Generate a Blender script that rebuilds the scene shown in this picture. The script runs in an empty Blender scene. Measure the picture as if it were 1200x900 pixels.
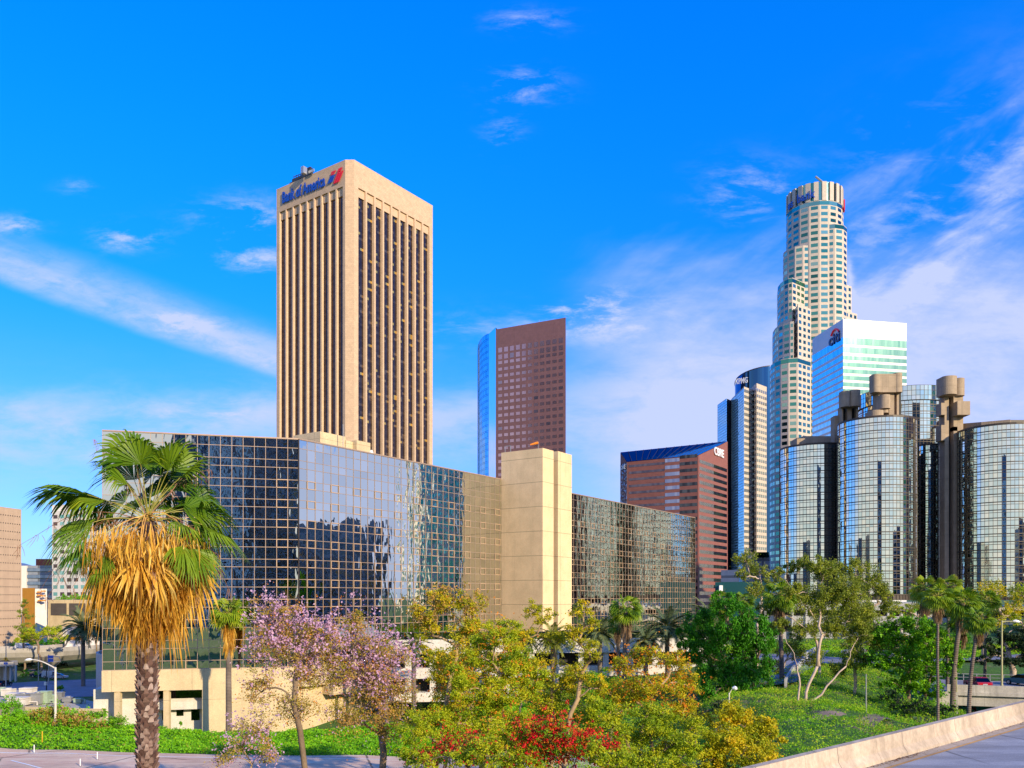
import bpy, math, random
import numpy as np
from mathutils import Vector, Matrix, noise
random.seed(7); rng = np.random.default_rng(7)
R = math.radians
scene = bpy.context.scene
COL = scene.collection
# ---------------------------------------------------------------- camera
F, HZ, HC = 980.0, 700.0, 23.0          # focal length (px of a 1200 px wide frame), horizon row, eye height
cam = bpy.data.cameras.new('camera'); camo = bpy.data.objects.new('camera', cam); COL.objects.link(camo)
camo.location = (0, 0, HC); camo.rotation_euler = (R(90), 0, 0)
cam.sensor_width = 36; cam.lens = F/1200*36; cam.shift_y = (HZ-450)/1200; cam.clip_start = .5; cam.clip_end = 40000
scene.camera = camo
# ---------------------------------------------------------------- light
SUN_AZ = math.atan2(.63, -.777)         # clockwise from +Y
SUN_EL = R(21)
sd = Vector((math.sin(SUN_AZ)*math.cos(SUN_EL), math.cos(SUN_AZ)*math.cos(SUN_EL), math.sin(SUN_EL)))
sun = bpy.data.lights.new('sun', 'SUN'); sun.energy = 4.8; sun.angle = R(.6); sun.color = (1, .81, .52)
suno = bpy.data.objects.new('sun', sun); COL.objects.link(suno); suno.location = (60, -60, 120)
suno.rotation_euler = sd.to_track_quat('Z', 'Y').to_euler()
vs = scene.view_settings; vs.view_transform = 'Standard'; vs.look = 'None'; vs.gamma = 1; vs.exposure = .35
scene.display_settings.display_device = 'sRGB'
scene.cycles.max_bounces = 7; scene.cycles.glossy_bounces = 4; scene.cycles.transmission_bounces = 4
scene.cycles.transparent_max_bounces = 6; scene.cycles.diffuse_bounces = 3
scene.cycles.sample_clamp_indirect = 6; scene.cycles.caustics_reflective = False; scene.cycles.caustics_refractive = False

class E:                                # arithmetic on shader sockets
    nt = None
    def __init__(s, v): s.v = v
    @staticmethod
    def m(op, *a, clamp=False):
        n = E.nt.nodes.new('ShaderNodeMath'); n.operation = op; n.use_clamp = clamp
        for i, x in enumerate(a):
            if isinstance(x, E): x = x.v
            if isinstance(x, (int, float)): n.inputs[i].default_value = x
            else: E.nt.links.new(x, n.inputs[i])
        return E(n.outputs[0])
    def __add__(s, o): return E.m('ADD', s, o)
    __radd__ = __add__
    def __sub__(s, o): return E.m('SUBTRACT', s, o)
    def __rsub__(s, o): return E.m('SUBTRACT', o, s)
    def __mul__(s, o): return E.m('MULTIPLY', s, o)
    __rmul__ = __mul__
    def __truediv__(s, o): return E.m('DIVIDE', s, o)
    def ss(s, a, b):                    # smoothstep a..b (works for a > b too)
        n = E.nt.nodes.new('ShaderNodeMapRange'); n.interpolation_type = 'SMOOTHSTEP'
        if a > b: a, b, f, t = b, a, 1, 0
        else: f, t = 0, 1
        n.inputs[1].default_value, n.inputs[2].default_value, n.inputs[3].default_value, n.inputs[4].default_value = a, b, f, t
        E.nt.links.new(s.v, n.inputs[0]); return E(n.outputs[0])
    def gauss(s, w): q = s*(1.0/w); return E.m('EXPONENT', q*q*-1.0)

world = bpy.data.worlds.new('World'); scene.world = world; world.use_nodes = True
nt = world.node_tree; nt.nodes.clear(); E.nt = nt
sky = nt.nodes.new('ShaderNodeTexSky'); sky.sky_type = 'NISHITA'; sky.sun_disc = False
sky.sun_elevation = SUN_EL; sky.sun_rotation = SUN_AZ; sky.air_density = 1.0; sky.dust_density = .4; sky.ozone_density = 3.0
tc = nt.nodes.new('ShaderNodeTexCoord'); sep = nt.nodes.new('ShaderNodeSeparateXYZ'); nt.links.new(tc.outputs['Generated'], sep.inputs[0])
dx, dy, dz = (E(sep.outputs[i]) for i in range(3))
ya = E.m('MAXIMUM', E.m('ABSOLUTE', dy), .12)
u, v = dx/ya, dz/ya
def wnoise(su, sv, off, detail=6, rough=.6, dist=0.0):
    c = nt.nodes.new('ShaderNodeCombineXYZ')
    for i, x in enumerate((u*su, v*sv, dy*1.0+off)): nt.links.new(x.v, c.inputs[i])
    n = nt.nodes.new('ShaderNodeTexNoise'); n.inputs['Scale'].default_value = 1; n.inputs['Detail'].default_value = detail
    n.inputs['Roughness'].default_value = rough; n.inputs['Distortion'].default_value = dist
    nt.links.new(c.outputs[0], n.inputs['Vector']); return E(n.outputs[0])
u2 = u + v*.55                          # shear: wisps rise to the right
n_soft = wnoise(2.6, 7.5, 3.1, 5, .55, .4)
n_fine = wnoise(11, 30, 8.7, 8, .66, .25)
n_wisp = wnoise(26, 60, 2.2, 6, .7, .3)
def wnoise2(s1, s2, off, sh, detail=6, rough=.56, dist=.25):
    c = nt.nodes.new('ShaderNodeCombineXYZ')
    a = u*1.0 + v*sh; b = v*1.0 - u*sh
    for i, x in enumerate((a*s1, b*s2, dy*1.0+off)): nt.links.new(x.v, c.inputs[i])
    n = nt.nodes.new('ShaderNodeTexNoise'); n.inputs['Scale'].default_value = 1; n.inputs['Detail'].default_value = detail
    n.inputs['Roughness'].default_value = rough; n.inputs['Distortion'].default_value = dist
    nt.links.new(c.outputs[0], n.inputs['Vector']); return E(n.outputs[0])
n_diag = wnoise2(3.2, 10, 1.3, .62)
n_back = wnoise2(5, 22, 5.5, -.33)
mod = n_soft*.55 + n_fine*.45
# long streak on the left, falling to the right
l1 = v - (.388 - .335*(u+.612)) - (n_soft-.5)*.03
s1 = (l1+.004).ss(-.016, .006) * l1.ss(.062, -.004) * (n_back.ss(.30, .62)*.6+.4) * (n_wisp.ss(.25, .6)*.45+.55) * u.ss(-.12, -.3)
# broad bank low on the right
edge = .40 + (u-.1)*.13 + (n_soft-.5)*.16 + (n_diag-.5)*.14
s2 = (edge - v).ss(-.015, .12) * u.ss(.02, .22) * v.ss(.02, .16) * (mod.ss(.34, .60)*.36+.60) * (n_wisp.ss(.2, .6)*.15+.85)
# feathered diagonal band upper right
l3 = v - (.43 + .42*(u-.42))
s3 = l3.gauss(.095) * u.ss(.26, .5) * (n_diag.ss(.42, .66)*.85*(n_wisp.ss(.25, .6)*.5+.5) + n_fine.ss(.5, .72)*.35)
# low veil on the left and between the towers
l4 = v - (.205 + (n_soft-.5)*.12)
s4 = l4.gauss(.05) * (mod.ss(.36, .6)*.62+.06) * u.ss(.35, -.1)
l5 = v - (.325 + (n_soft-.5)*.05)
s5 = l5.gauss(.02) * u.ss(-.2, -.1) * u.ss(.2, .1) * mod.ss(.38, .56)*.6
# small puffs
def puff(cu, cv, w, h, k=.75):
    d = (u-cu)*(1/w); e = (v-cv)*(1/h); q = d*d+e*e
    return E.m('EXPONENT', q*-1.0) * n_fine.ss(.46, .66) * (n_wisp.ss(.35, .62)*.7+.3) * k
s6 = puff(.02, .69, .04, .012, .5) + puff(.015, .61, .035, .018, .8) + puff(-.01, .555, .02, .02, .5) + puff(-.32, .455, .05, .02, .85) \
   + puff(-.30, .405, .05, .014, .8) + puff(-.46, .43, .035, .014, .8) + puff(-.60, .445, .03, .01, .8) + puff(-.36, .22, .05, .012, .8) + puff(-.40, .33, .05, .012, .7) + puff(.08, .35, .04, .02, .8) + puff(.29, .485, .05, .03, .6) + puff(.11, .34, .07, .025, .6) + puff(-.52,.49,.02,.008,.4)
# short vertical trail beside the round tower
l7 = u - (.405 + (.37-v)*.13 + (n_fine-.5)*.02)
s7 = l7.gauss(.005) * v.ss(.335, .36) * v.ss(.42, .39) * .55
front = dy.ss(0, .1)
wisps = (s1*.95+s2+s3+s4+s5+s6+s7) * front
backc = (n_back.ss(.42, .75)*.5 + v.ss(1.1, .0)*.42) * dy.ss(.1, -.1) + dx.ss(.5, .95)*dz.ss(.5, .05)*.45 + dz.ss(.34, -.02)*.30
mask = E.m('MINIMUM', wisps+backc, .92)
# sky colour: deepened, a little richer
hs = nt.nodes.new('ShaderNodeHueSaturation'); hs.inputs['Saturation'].default_value = 1.38; hs.inputs['Value'].default_value = 1.0
nt.links.new(sky.outputs[0], hs.inputs['Color'])
tint = nt.nodes.new('ShaderNodeMix'); tint.data_type = 'RGBA'; tint.blend_type = 'MULTIPLY'; tint.inputs[0].default_value = 1
nt.links.new(hs.outputs[0], tint.inputs[6]); tg = nt.nodes.new('ShaderNodeMix'); tg.data_type = 'RGBA'; nt.links.new(dz.ss(.0, .62).v, tg.inputs[0])
tg.inputs[6].default_value = (.34, .60, 1.3, 1); tg.inputs[7].default_value = (.10, 1.28, 2.1, 1); nt.links.new(tg.outputs[2], tint.inputs[7])
mx = nt.nodes.new('ShaderNodeMix'); mx.data_type = 'RGBA'
nt.links.new(mask.v, mx.inputs[0]); nt.links.new(tint.outputs[2], mx.inputs[6]); mx.inputs[7].default_value = (3.3, 3.7, 5.7, 1)
mx2 = nt.nodes.new('ShaderNodeMix'); mx2.data_type = 'RGBA'; warm = dy.ss(.15, -.35)*dz.ss(.75, .0)*.62   # hazy low-sun side of the sky
nt.links.new(warm.v, mx2.inputs[0]); nt.links.new(mx.outputs[2], mx2.inputs[6]); mx2.inputs[7].default_value = (5.4, 4.7, 3.2, 1)
bg = nt.nodes.new('ShaderNodeBackground'); bg.inputs[1].default_value = .15
nt.links.new(mx2.outputs[2], bg.inputs[0])
wo = nt.nodes.new('ShaderNodeOutputWorld'); nt.links.new(bg.outputs[0], wo.inputs[0])

# ---------------------------------------------------------------- helpers
def PX(px, py, Y): return Vector(((px-600)/F*Y, Y, HC+(HZ-py)/F*Y))
def X(px, Y): return (px-600)/F*Y
def Z(py, Y): return HC+(HZ-py)/F*Y
def V2(p): return np.array((p[0], p[1]), float)

class MB:
    """collects faces; build() links them as one mesh object"""
    def __init__(s): s.v = []; s.f = []; s.r = []; s.m = []; s.n = 0
    def add(s, verts, faces, r=None, m=0):
        b = s.n; s.v.extend(tuple(map(float, p)) for p in verts); s.n += len(verts)
        r = random.random() if r is None else r
        for f in faces: s.f.append(tuple(b+i for i in f)); s.r.append(r); s.m.append(m)
    def quad(s, a, b, c, d, r=None, m=0): s.add((a, b, c, d), ((0, 1, 2, 3),), r, m)
    def box(s, x0, x1, y0, y1, z0, z1, m=0, r=None):
        s.obox((x0, y0), (1, 0), 0, x1-x0, 0, y1-y0, z0, z1, m, r)
    def obox(s, o, d, a0, a1, b0, b1, z0, z1, m=0, r=None):
        """box along direction d (2-D) from origin o; a along d, b along the left normal"""
        n = (-d[1], d[0]); P = []
        for z in (z0, z1):
            for a, b in ((a0, b0), (a1, b0), (a1, b1), (a0, b1)):
                P.append((o[0]+d[0]*a+n[0]*b, o[1]+d[1]*a+n[1]*b, z))
        s.add(P, ((3, 2, 1, 0), (4, 5, 6, 7), (0, 1, 5, 4), (1, 2, 6, 5), (2, 3, 7, 6), (3, 0, 4, 7)), r, m)
    def prism(s, poly, z0, z1, m=0, r=None, top=True, mtop=None):
        """poly counter-clockwise seen from above; z1 number or list per vertex"""
        n = len(poly); zt = z1 if isinstance(z1, (list, tuple)) else [z1]*n
        P = [(p[0], p[1], z0) for p in poly]+[(p[0], p[1], zt[i]) for i, p in enumerate(poly)]
        s.add(P, [(i, (i+1) % n, n+(i+1) % n, n+i) for i in range(n)], r, m)
        if top: s.add(P[n:], [tuple(range(n))], r, m if mtop is None else mtop); s.add(P[:n], [tuple(range(n))[::-1]], r, m)
    def tube(s, pts, rads, k=6, m=0, r=None, cap=True):
        pts = [Vector(p) for p in pts]; V = []
        up = Vector((0, 0, 1)); prev = None
        for i, p in enumerate(pts):
            t = (pts[min(i+1, len(pts)-1)]-pts[max(i-1, 0)])
            t = t.normalized() if t.length > 1e-9 else up
            a = prev - t*prev.dot(t) if prev is not None else t.orthogonal()
            if a.length < 1e-6: a = t.orthogonal()
            a.normalize(); b = t.cross(a); prev = a
            rr = rads[i] if isinstance(rads, (list, tuple)) else rads
            for j in range(k):
                w = 2*math.pi*j/k; V.append(p+(a*math.cos(w)+b*math.sin(w))*rr)
        fs = [(i*k+j, i*k+(j+1) % k, (i+1)*k+(j+1) % k, (i+1)*k+j) for i in range(len(pts)-1) for j in range(k)]
        if cap: fs += [tuple(range(k))[::-1], tuple((len(pts)-1)*k+j for j in range(k))]
        s.add(V, fs, r, m)
    def build(s, name, mats, parent=None, smooth=False, label=None):
        mats = mats if isinstance(mats, (list, tuple)) else [mats]
        off = parent.matrix_world_loc if False else (np.array(_loc(parent)) if parent is not None else np.zeros(3))
        v = np.array(s.v, float)-off
        return np_mesh(name, v, s.f, mats, parent, np.array(s.r, np.float32), np.array(s.m, np.int32), smooth, label)

LOC = {}
def _loc(o): return LOC.get(o.name, (0, 0, 0))
def np_mesh(name, v, faces, mats, parent=None, r=None, mi=None, smooth=False, label=None):
    me = bpy.data.meshes.new(name)
    nf = len(faces)
    if isinstance(faces, np.ndarray):
        tot = np.full(nf, faces.shape[1], np.int32); idx = faces.ravel().astype(np.int32)
    else:
        tot = np.array([len(f) for f in faces], np.int32); idx = np.array([i for f in faces for i in f], np.int32)
    start = np.concatenate(([0], np.cumsum(tot)[:-1])).astype(np.int32)
    me.vertices.add(len(v)); me.vertices.foreach_set('co', np.asarray(v, np.float32).ravel())
    me.loops.add(len(idx)); me.loops.foreach_set('vertex_index', idx)
    me.polygons.add(nf); me.polygons.foreach_set('loop_start', start); me.polygons.foreach_set('loop_total', tot)
    for m in mats: me.materials.append(m)
    if mi is not None: me.polygons.foreach_set('material_index', mi)
    me.polygons.foreach_set('use_smooth', np.full(nf, smooth))
    me.update(calc_edges=True)
    if r is not None:
        at = me.attributes.new('rnd', 'FLOAT', 'FACE'); at.data.foreach_set('value', np.asarray(r, np.float32))
    # uv in metres: along the wall, up the wall
    no = np.zeros(nf*3, np.float32); me.polygons.foreach_get('normal', no); no = no.reshape(-1, 3)
    no = np.repeat(no, tot, axis=0); P = np.asarray(v, float)[idx]
    off = np.array(_loc(parent)) if parent is not None else 0
    P = P+off
    h = np.hypot(no[:, 0], no[:, 1])+1e-9
    flat = np.abs(no[:, 2]) > .75
    uu = np.where(flat, P[:, 0], P[:, 0]*(-no[:, 1]/h)+P[:, 1]*(no[:, 0]/h)); vv = np.where(flat, P[:, 1], P[:, 2])
    uv = me.uv_layers.new(name='UVMap'); uv.data.foreach_set('uv', np.stack((uu, vv), 1).astype(np.float32).ravel())
    o = bpy.data.objects.new(name, me); COL.objects.link(o)
    if parent is not None: o.parent = parent
    if label: o['label'] = label
    LOC[o.name] = tuple(_loc(parent)) if parent is not None else (0, 0, 0)
    return o
def tag(o, label=None, cat=None, group=None, kind=None):
    if label: o['label'] = label
    if cat: o['category'] = cat
    if group: o['group'] = group
    if kind: o['kind'] = kind
    return o
def root(name, loc, label, cat, group=None):
    o = bpy.data.objects.new(name, None); COL.objects.link(o); o.location = loc; LOC[o.name] = tuple(loc)
    o.empty_display_size = .5
    return tag(o, label, cat, group)
def kids(o): return list(o.children)
def copy_tree(o, parent=None):
    c = o.copy(); COL.objects.link(c); LOC[c.name] = LOC.get(o.name, (0, 0, 0))
    if parent is not None: c.parent = parent
    for ch in list(o.children): copy_tree(ch, c)
    return c
def many(parent, name, quads, mat, limit=100, rest=None):
    """quads: list of (verts, faces, rnd); the largest in the picture become parts of their own, the others one part"""
    def area(q):
        c = q[0][0]; d = np.linalg.norm(np.array(c)-np.array((0, 0, HC)))
        a = np.array(q[0][1])-np.array(q[0][0]); b = np.array(q[0][-1])-np.array(q[0][0])
        n = np.cross(a, b); vdir = (np.array(c)-np.array((0, 0, HC)))/d
        inview = c[1] > 5 and -20 < 600+F*c[0]/c[1] < 1220
        return (abs(n.dot(vdir))/(d*d)) if inview else 0
    qs = sorted(quads, key=area, reverse=True)
    for q in qs[:limit]:
        m = MB(); m.add(q[0], q[1], q[2]); m.build(name, mat, parent)
    if qs[limit:]:
        m = MB()
        for q in qs[limit:]: m.add(q[0], q[1], q[2])
        o = m.build(rest or name, mat, parent); o['kind'] = 'stuff'

# ---------------------------------------------------------------- materials
def newmat(name):
    m = bpy.data.materials.new(name); m.use_nodes = True; nt = m.node_tree; nt.nodes.clear()
    out = nt.nodes.new('ShaderNodeOutputMaterial'); b = nt.nodes.new('ShaderNodeBsdfPrincipled'); nt.links.new(b.outputs[0], out.inputs[0])
    return m, nt, b, out
def mixc(nt, f, a, b, mode='MIX'):
    n = nt.nodes.new('ShaderNodeMix'); n.data_type = 'RGBA'; n.blend_type = mode
    for i, x in ((0, f), (6, a), (7, b)):
        if isinstance(x, (int, float)): n.inputs[i].default_value = x
        elif isinstance(x, tuple): n.inputs[i].default_value = (*x[:3], 1)
        else: nt.links.new(x, n.inputs[i])
    return n.outputs[2]
def noise_tex(nt, scale, detail=4, rough=.6, vec=None, dist=0):
    n = nt.nodes.new('ShaderNodeTexNoise'); n.inputs['Scale'].default_value = scale; n.inputs['Detail'].default_value = detail
    n.inputs['Roughness'].default_value = rough; n.inputs['Distortion'].default_value = dist
    if vec is not None: nt.links.new(vec, n.inputs['Vector'])
    return n.outputs[0]
def ramp(nt, fac, stops):
    n = nt.nodes.new('ShaderNodeValToRGB'); cr = n.color_ramp
    while len(cr.elements) < len(stops): cr.elements.new(.5)
    for e, (p, c) in zip(cr.elements, stops): e.position = p; e.color = (*c[:3], 1) if isinstance(c, tuple) else (c, c, c, 1)
    nt.links.new(fac, n.inputs[0]); return n.outputs[0]
def coords(nt, kind='Object', scale=(1, 1, 1)):
    t = nt.nodes.new('ShaderNodeTexCoord')
    if kind == 'World':
        g = nt.nodes.new('ShaderNodeNewGeometry'); src = g.outputs['Position']
    else: src = t.outputs[kind]
    mp = nt.nodes.new('ShaderNodeMapping'); mp.inputs['Scale'].default_value = scale; nt.links.new(src, mp.inputs[0]); return mp.outputs[0]
def rnd(nt):
    a = nt.nodes.new('ShaderNodeAttribute'); a.attribute_name = 'rnd'; return a.outputs['Fac']
def bump(nt, b, h, dist, strength=1):
    n = nt.nodes.new('ShaderNodeBump'); n.inputs['Strength'].default_value = strength; n.inputs['Distance'].default_value = dist
    nt.links.new(h, n.inputs['Height']); nt.links.new(n.outputs[0], b.inputs['Normal'])
def stone(name, col, rough=.8, var=.12, joint=None, jw=.012, jdark=.6, stain=.25, bmp=.01, blockvar=.06, streak=0):
    m, nt, b, out = newmat(name); w = coords(nt, 'World')
    n1 = noise_tex(nt, .35, 6, .65, w); n2 = noise_tex(nt, 6, 4, .7, w)
    dk = tuple(c*(1-var*2) for c in col); lt = tuple(min(1, c*(1+var)) for c in col)
    c = ramp(nt, n1, [(.3, dk), (.7, lt)])
    c = mixc(nt, .25, c, ramp(nt, n2, [(.3, .25), (.7, .95)]), 'OVERLAY')
    if stain or streak:
        uvs = coords(nt, 'UV', (.9, .05, 1)); s = noise_tex(nt, 1, 5, .7, uvs)
        c = mixc(nt, ramp(nt, s, [(.5, 0.0), (.75, min(1, stain+streak))]), c, tuple(x*.45 for x in col))
    if joint:
        uv = coords(nt, 'UV'); br = nt.nodes.new('ShaderNodeTexBrick'); nt.links.new(uv, br.inputs['Vector'])
        br.inputs['Scale'].default_value = 1; br.inputs['Brick Width'].default_value = joint[0]; br.inputs['Row Height'].default_value = joint[1]
        br.inputs['Mortar Size'].default_value = jw; br.offset = joint[2] if len(joint) > 2 else 0
        br.inputs['Color1'].default_value = (1-blockvar,)*3+(1,); br.inputs['Color2'].default_value = (1, 1, 1, 1); br.inputs['Mortar'].default_value = (jdark,)*3+(1,)
        c = mixc(nt, 1.0, c, br.outputs[0], 'MULTIPLY')
    nt.links.new(c, b.inputs['Base Color']); b.inputs['Roughness'].default_value = rough
    bump(nt, b, n2, bmp); return m
def plain(name, col, rough=.5, metal=0, var=.1, emit=None):
    m, nt, b, out = newmat(name); w = coords(nt, 'World'); n1 = noise_tex(nt, 3, 4, .6, w)
    c = ramp(nt, n1, [(.3, tuple(x*(1-var) for x in col)), (.7, tuple(min(1, x*(1+var)) for x in col))])
    nt.links.new(c, b.inputs['Base Color']); b.inputs['Roughness'].default_value = rough; b.inputs['Metallic'].default_value = metal
    if emit: b.inputs['Emission Color'].default_value = (*col, 1); b.inputs['Emission Strength'].default_value = emit
    return m
def glass(name, stops, rough=.03, metal=1, wav=.02, ws=(.6, .6, .25), spec=.5):
    """reflective glazing: tint picked per pane from stops, each pane slightly wavy"""
    m, nt, b, out = newmat(name)
    r = rnd(nt); c = ramp(nt, r, stops); nt.nodes[-1]
    nt.links.new(c, b.inputs['Base Color']); b.inputs['Metallic'].default_value = metal; b.inputs['Roughness'].default_value = rough
    if wav:
        w = coords(nt, 'World', ws); n = noise_tex(nt, 1, 2, .5, w, .3); bump(nt, b, n, wav)
    return m
def leafmat(name, stops, trans=.35, rough=.5, spread=.8):
    m, nt, b, out = newmat(name); r = rnd(nt); w = coords(nt, 'World'); n = noise_tex(nt, spread, 2, .5, w)
    E.nt = nt; f = E(r)*.65 + E(n)*.7 - .17
    c = ramp(nt, f.v, stops)
    nt.links.new(c, b.inputs['Base Color']); b.inputs['Roughness'].default_value = rough; b.inputs['Specular IOR Level'].default_value = .25
    t = nt.nodes.new('ShaderNodeBsdfTranslucent'); nt.links.new(mixc(nt, 1.0, c, (1, 1, .55), 'MULTIPLY'), t.inputs[0])
    ms = nt.nodes.new('ShaderNodeMixShader'); ms.inputs[0].default_value = trans
    nt.links.new(b.outputs[0], ms.inputs[1]); nt.links.new(t.outputs[0], ms.inputs[2]); nt.links.new(ms.outputs[0], out.inputs[0]); return m
M = {}
M['granite'] = stone('beige_granite', (.62, .43, .285), .75, .05, (1.5, .95, .5), .03, .72, .08, .004, .13)
M['concrete'] = stone('grey_concrete', (.40, .37, .33), .85, .1, (3.6, 40, 0), .03, .75, .3, .01, .05)
M['cream'] = stone('cream_concrete', (.80, .58, .33), .8, .07, (40, 5.35, 0), .06, .5, .22, .006, .03)
M['cream_base'] = stone('cream_base_concrete', (.62, .48, .29), .8, .08, (6.0, 6.4, 0), .04, .6, .32, .006, .03)
M['podium'] = stone('pale_grey_concrete', (.42, .42, .42), .85, .06, (3.2, 3.9, 0), .03, .8, .25, .006, .06)
M['white_conc'] = stone('white_concrete', (.62, .58, .52), .8, .07, None, stain=.35)
M['brutal'] = stone('raw_shaft_concrete', (.40, .31, .22), .9, .1, (2.4, 4.2, 0), .05, .7, .45, .02, .1)
M['redgranite'] = stone('red_granite', (.27, .10, .08), .55, .06, (1.6, 1.1, 0), .03, .75, .05, .002, .12)
M['brown'] = stone('brown_granite', (.21, .105, .11), .5, .06, (1.55, 1.9, 0), .03, .72, .06, .002, .1)
M['usbank'] = stone('pale_pink_granite', (.56, .48, .41), .7, .05, (2.2, 2.3, 0), .03, .86, .05, .002, .08)
M['white_panel'] = stone('white_panel', (.62, .62, .66), .35, .02, (3, 2.0, 0), .03, .88, .0, .001, .04)
M['tan'] = stone('tan_panel', (.50, .36, .25), .8, .04, (1.9, 40, 0), .05, .82, .05, .002, .06)
M['whitewall'] = stone('white_stucco', (.74, .68, .62), .8, .04)
M['orange'] = stone('orange_stucco', (.75, .30, .02), .8, .05)
M['brick'] = stone('red_brick', (.36, .09, .05), .85, .1)
M['slate'] = stone('slate_panel', (.24, .27, .34), .6, .08, (40, 3.4, 0), .5, .45)
M['tealroof'] = plain('teal_panel', (.015, .11, .12), .5)
M['asphalt'] = stone('asphalt', (.17, .17, .19), .9, .12, stain=.0, bmp=.006)
M['asphalt2'] = stone('pale_freeway_concrete', (.40, .34, .28), .9, .09, (60, 4.5, 0), .05, .8, .1, .006)
M['barrier'] = stone('barrier_concrete', (.56, .45, .34), .85, .2, (4.9, 3, 0), .012, .5, .8, .012, .12, .2)
M['mull'] = plain('tan_mullion', (.40, .29, .22), .5, .3)
M['mull_dark'] = plain('dark_mullion', (.05, .045, .045), .5, .3)
M['mull_brown'] = plain('bronze_mullion', (.055, .042, .035), .5, .2)
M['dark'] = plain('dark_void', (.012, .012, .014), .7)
M['metal'] = plain('galvanised_metal', (.42, .42, .42), .4, .6)
M['dkmetal'] = plain('dark_metal', (.05, .055, .06), .5, .4)
M['yellow'] = plain('yellow_paint', (.75, .40, .02), .5)
M['white'] = plain('white_paint', (.8, .8, .8), .5)
M['roof'] = stone('roof_gravel', (.45, .41, .36), .95, .1)
M['greenroof'] = stone('green_roof_surface', (.04, .15, .06), .9, .15)
M['blue_sign'] = plain('blue_letters', (.005, .05, .33), .35, emit=.25)
M['red_sign'] = plain('red_letters', (.65, .01, .02), .35, emit=.15)
M['white_sign'] = plain('white_letters', (.85, .85, .9), .4)
M['navy_sign'] = plain('navy_letters', (.01, .02, .14), .4)
M['frame_blue'] = plain('pale_blue_frame', (.30, .46, .56), .35, .5)
M['g_hotel'] = glass('hotel_mirror_glass', [(0, (.62, .64, .57)), (.5, (.68, .70, .62)), (1, (.76, .76, .67))], .015, 1, .035, (.55, .55, .22))
M['g_bofa'] = glass('bronze_glass', [(0, (.05, .035, .04)), (.62, (.10, .07, .06)), (.78, (.26, .17, .10)), (.82, (.60, .36, .08)), (1, (.85, .52, .12))], .12, .75, .01)  # gold stops paint golden reflections into the tint of a few panes
M['g_drum'] = glass('silver_mirror_glass', [(0, (.58, .72, .68)), (.5, (.70, .80, .73)), (1, (.84, .86, .74))], .02, 1, .02, (.5, .5, .2))
M['g_blue'] = glass('blue_mirror_glass', [(0, (.26, .55, .66)), (.5, (.36, .64, .74)), (1, (.46, .70, .78))], .05, 1, .01)
M['g_deep'] = glass('deep_blue_glass', [(0, (.03, .10, .22)), (1, (.05, .16, .32))], .06, 1, .01)
M['g_teal'] = glass('teal_window_glass', [(0, (.03, .14, .10)), (.6, (.10, .34, .24)), (1, (.36, .52, .38))], .06, 1, .02)
M['g_purple'] = glass('violet_window_glass', [(0, (.42, .28, .34)), (.9, (.52, .36, .42)), (1, (.22, .20, .28))], .15, .8, .01)
M['g_dark'] = glass('dark_window_glass', [(0, (.03, .035, .05)), (1, (.10, .11, .13))], .05, 1, .02)
M['g_cbre'] = glass('dark_ribbon_glass', [(0, (.09, .08, .12)), (1, (.16, .14, .18))], .06, 1, .02)
M['g_lit'] = glass('pale_ribbon_glass', [(0, (.55, .62, .66)), (1, (.75, .78, .76))], .12, .8, .02)
M['g_green'] = glass('pale_green_ribbon_glass', [(0, (.16, .34, .27)), (1, (.26, .44, .34))], .12, 1, .01)

def facing(a, b):
    """does the outer side of edge a->b (counter-clockwise footprint) look at the camera"""
    n = (b[1]-a[1], -(b[0]-a[0])); c = ((a[0]+b[0])/2, (a[1]+b[1])/2); return n[0]*-c[0]+n[1]*-c[1] > 0
def curtain(path, z0, z1, colw, rows, gq, frame, tilt=.004, mull=.08, deep=.07, fixed=False, jit=0, openers=None, hmull=None):
    """glazed wall along path (outer side = right hand of travel); gq collects panes"""
    zs = [z1]; i = 0
    while zs[-1]-rows[i % len(rows)] > z0+.4: zs.append(zs[-1]-rows[i % len(rows)]); i += 1
    zs.append(z0)
    for a, b in zip(path[:-1], path[1:]):
        a, b = V2(a), V2(b); L = np.linalg.norm(b-a); d = (b-a)/L; n = np.array((d[1], -d[0]))
        nc = 1 if fixed else max(1, round(L/colw)); w = L/nc
        for c in range(nc):
            for k in range(len(zs)-1):
                t, s = random.gauss(0, tilt), random.gauss(0, tilt)
                zt, zb = zs[k]-.0, zs[k+1]; h = zt-zb
                o = lambda q, z: tuple(a+d*(c*w+q*w)+n*(t*(q-.5)*w+s*((z-zb)/h-.5)*h))+(z,)
                gq.append(((o(0, zb), o(1, zb), o(1, zt), o(0, zt)), ((0, 1, 2, 3),), random.random()))
            frame.obox(a, d, c*w-mull/2, c*w+mull/2, -deep, -.0, z0, z1)
        frame.obox(a, d, L-mull/2, L+mull/2, -deep, 0, z0, z1)
        hm = hmull or mull
        for z in zs: frame.obox(a, d, 0, L, -deep+.01, 0, z-hm/2, z+hm/2)
    return zs
def arc(cx, cy, r, a0, a1, n):
    return [(cx+r*math.cos(R(a0+(a1-a0)*i/n)), cy+r*math.sin(R(a0+(a1-a0)*i/n))) for i in range(n+1)]
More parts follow.
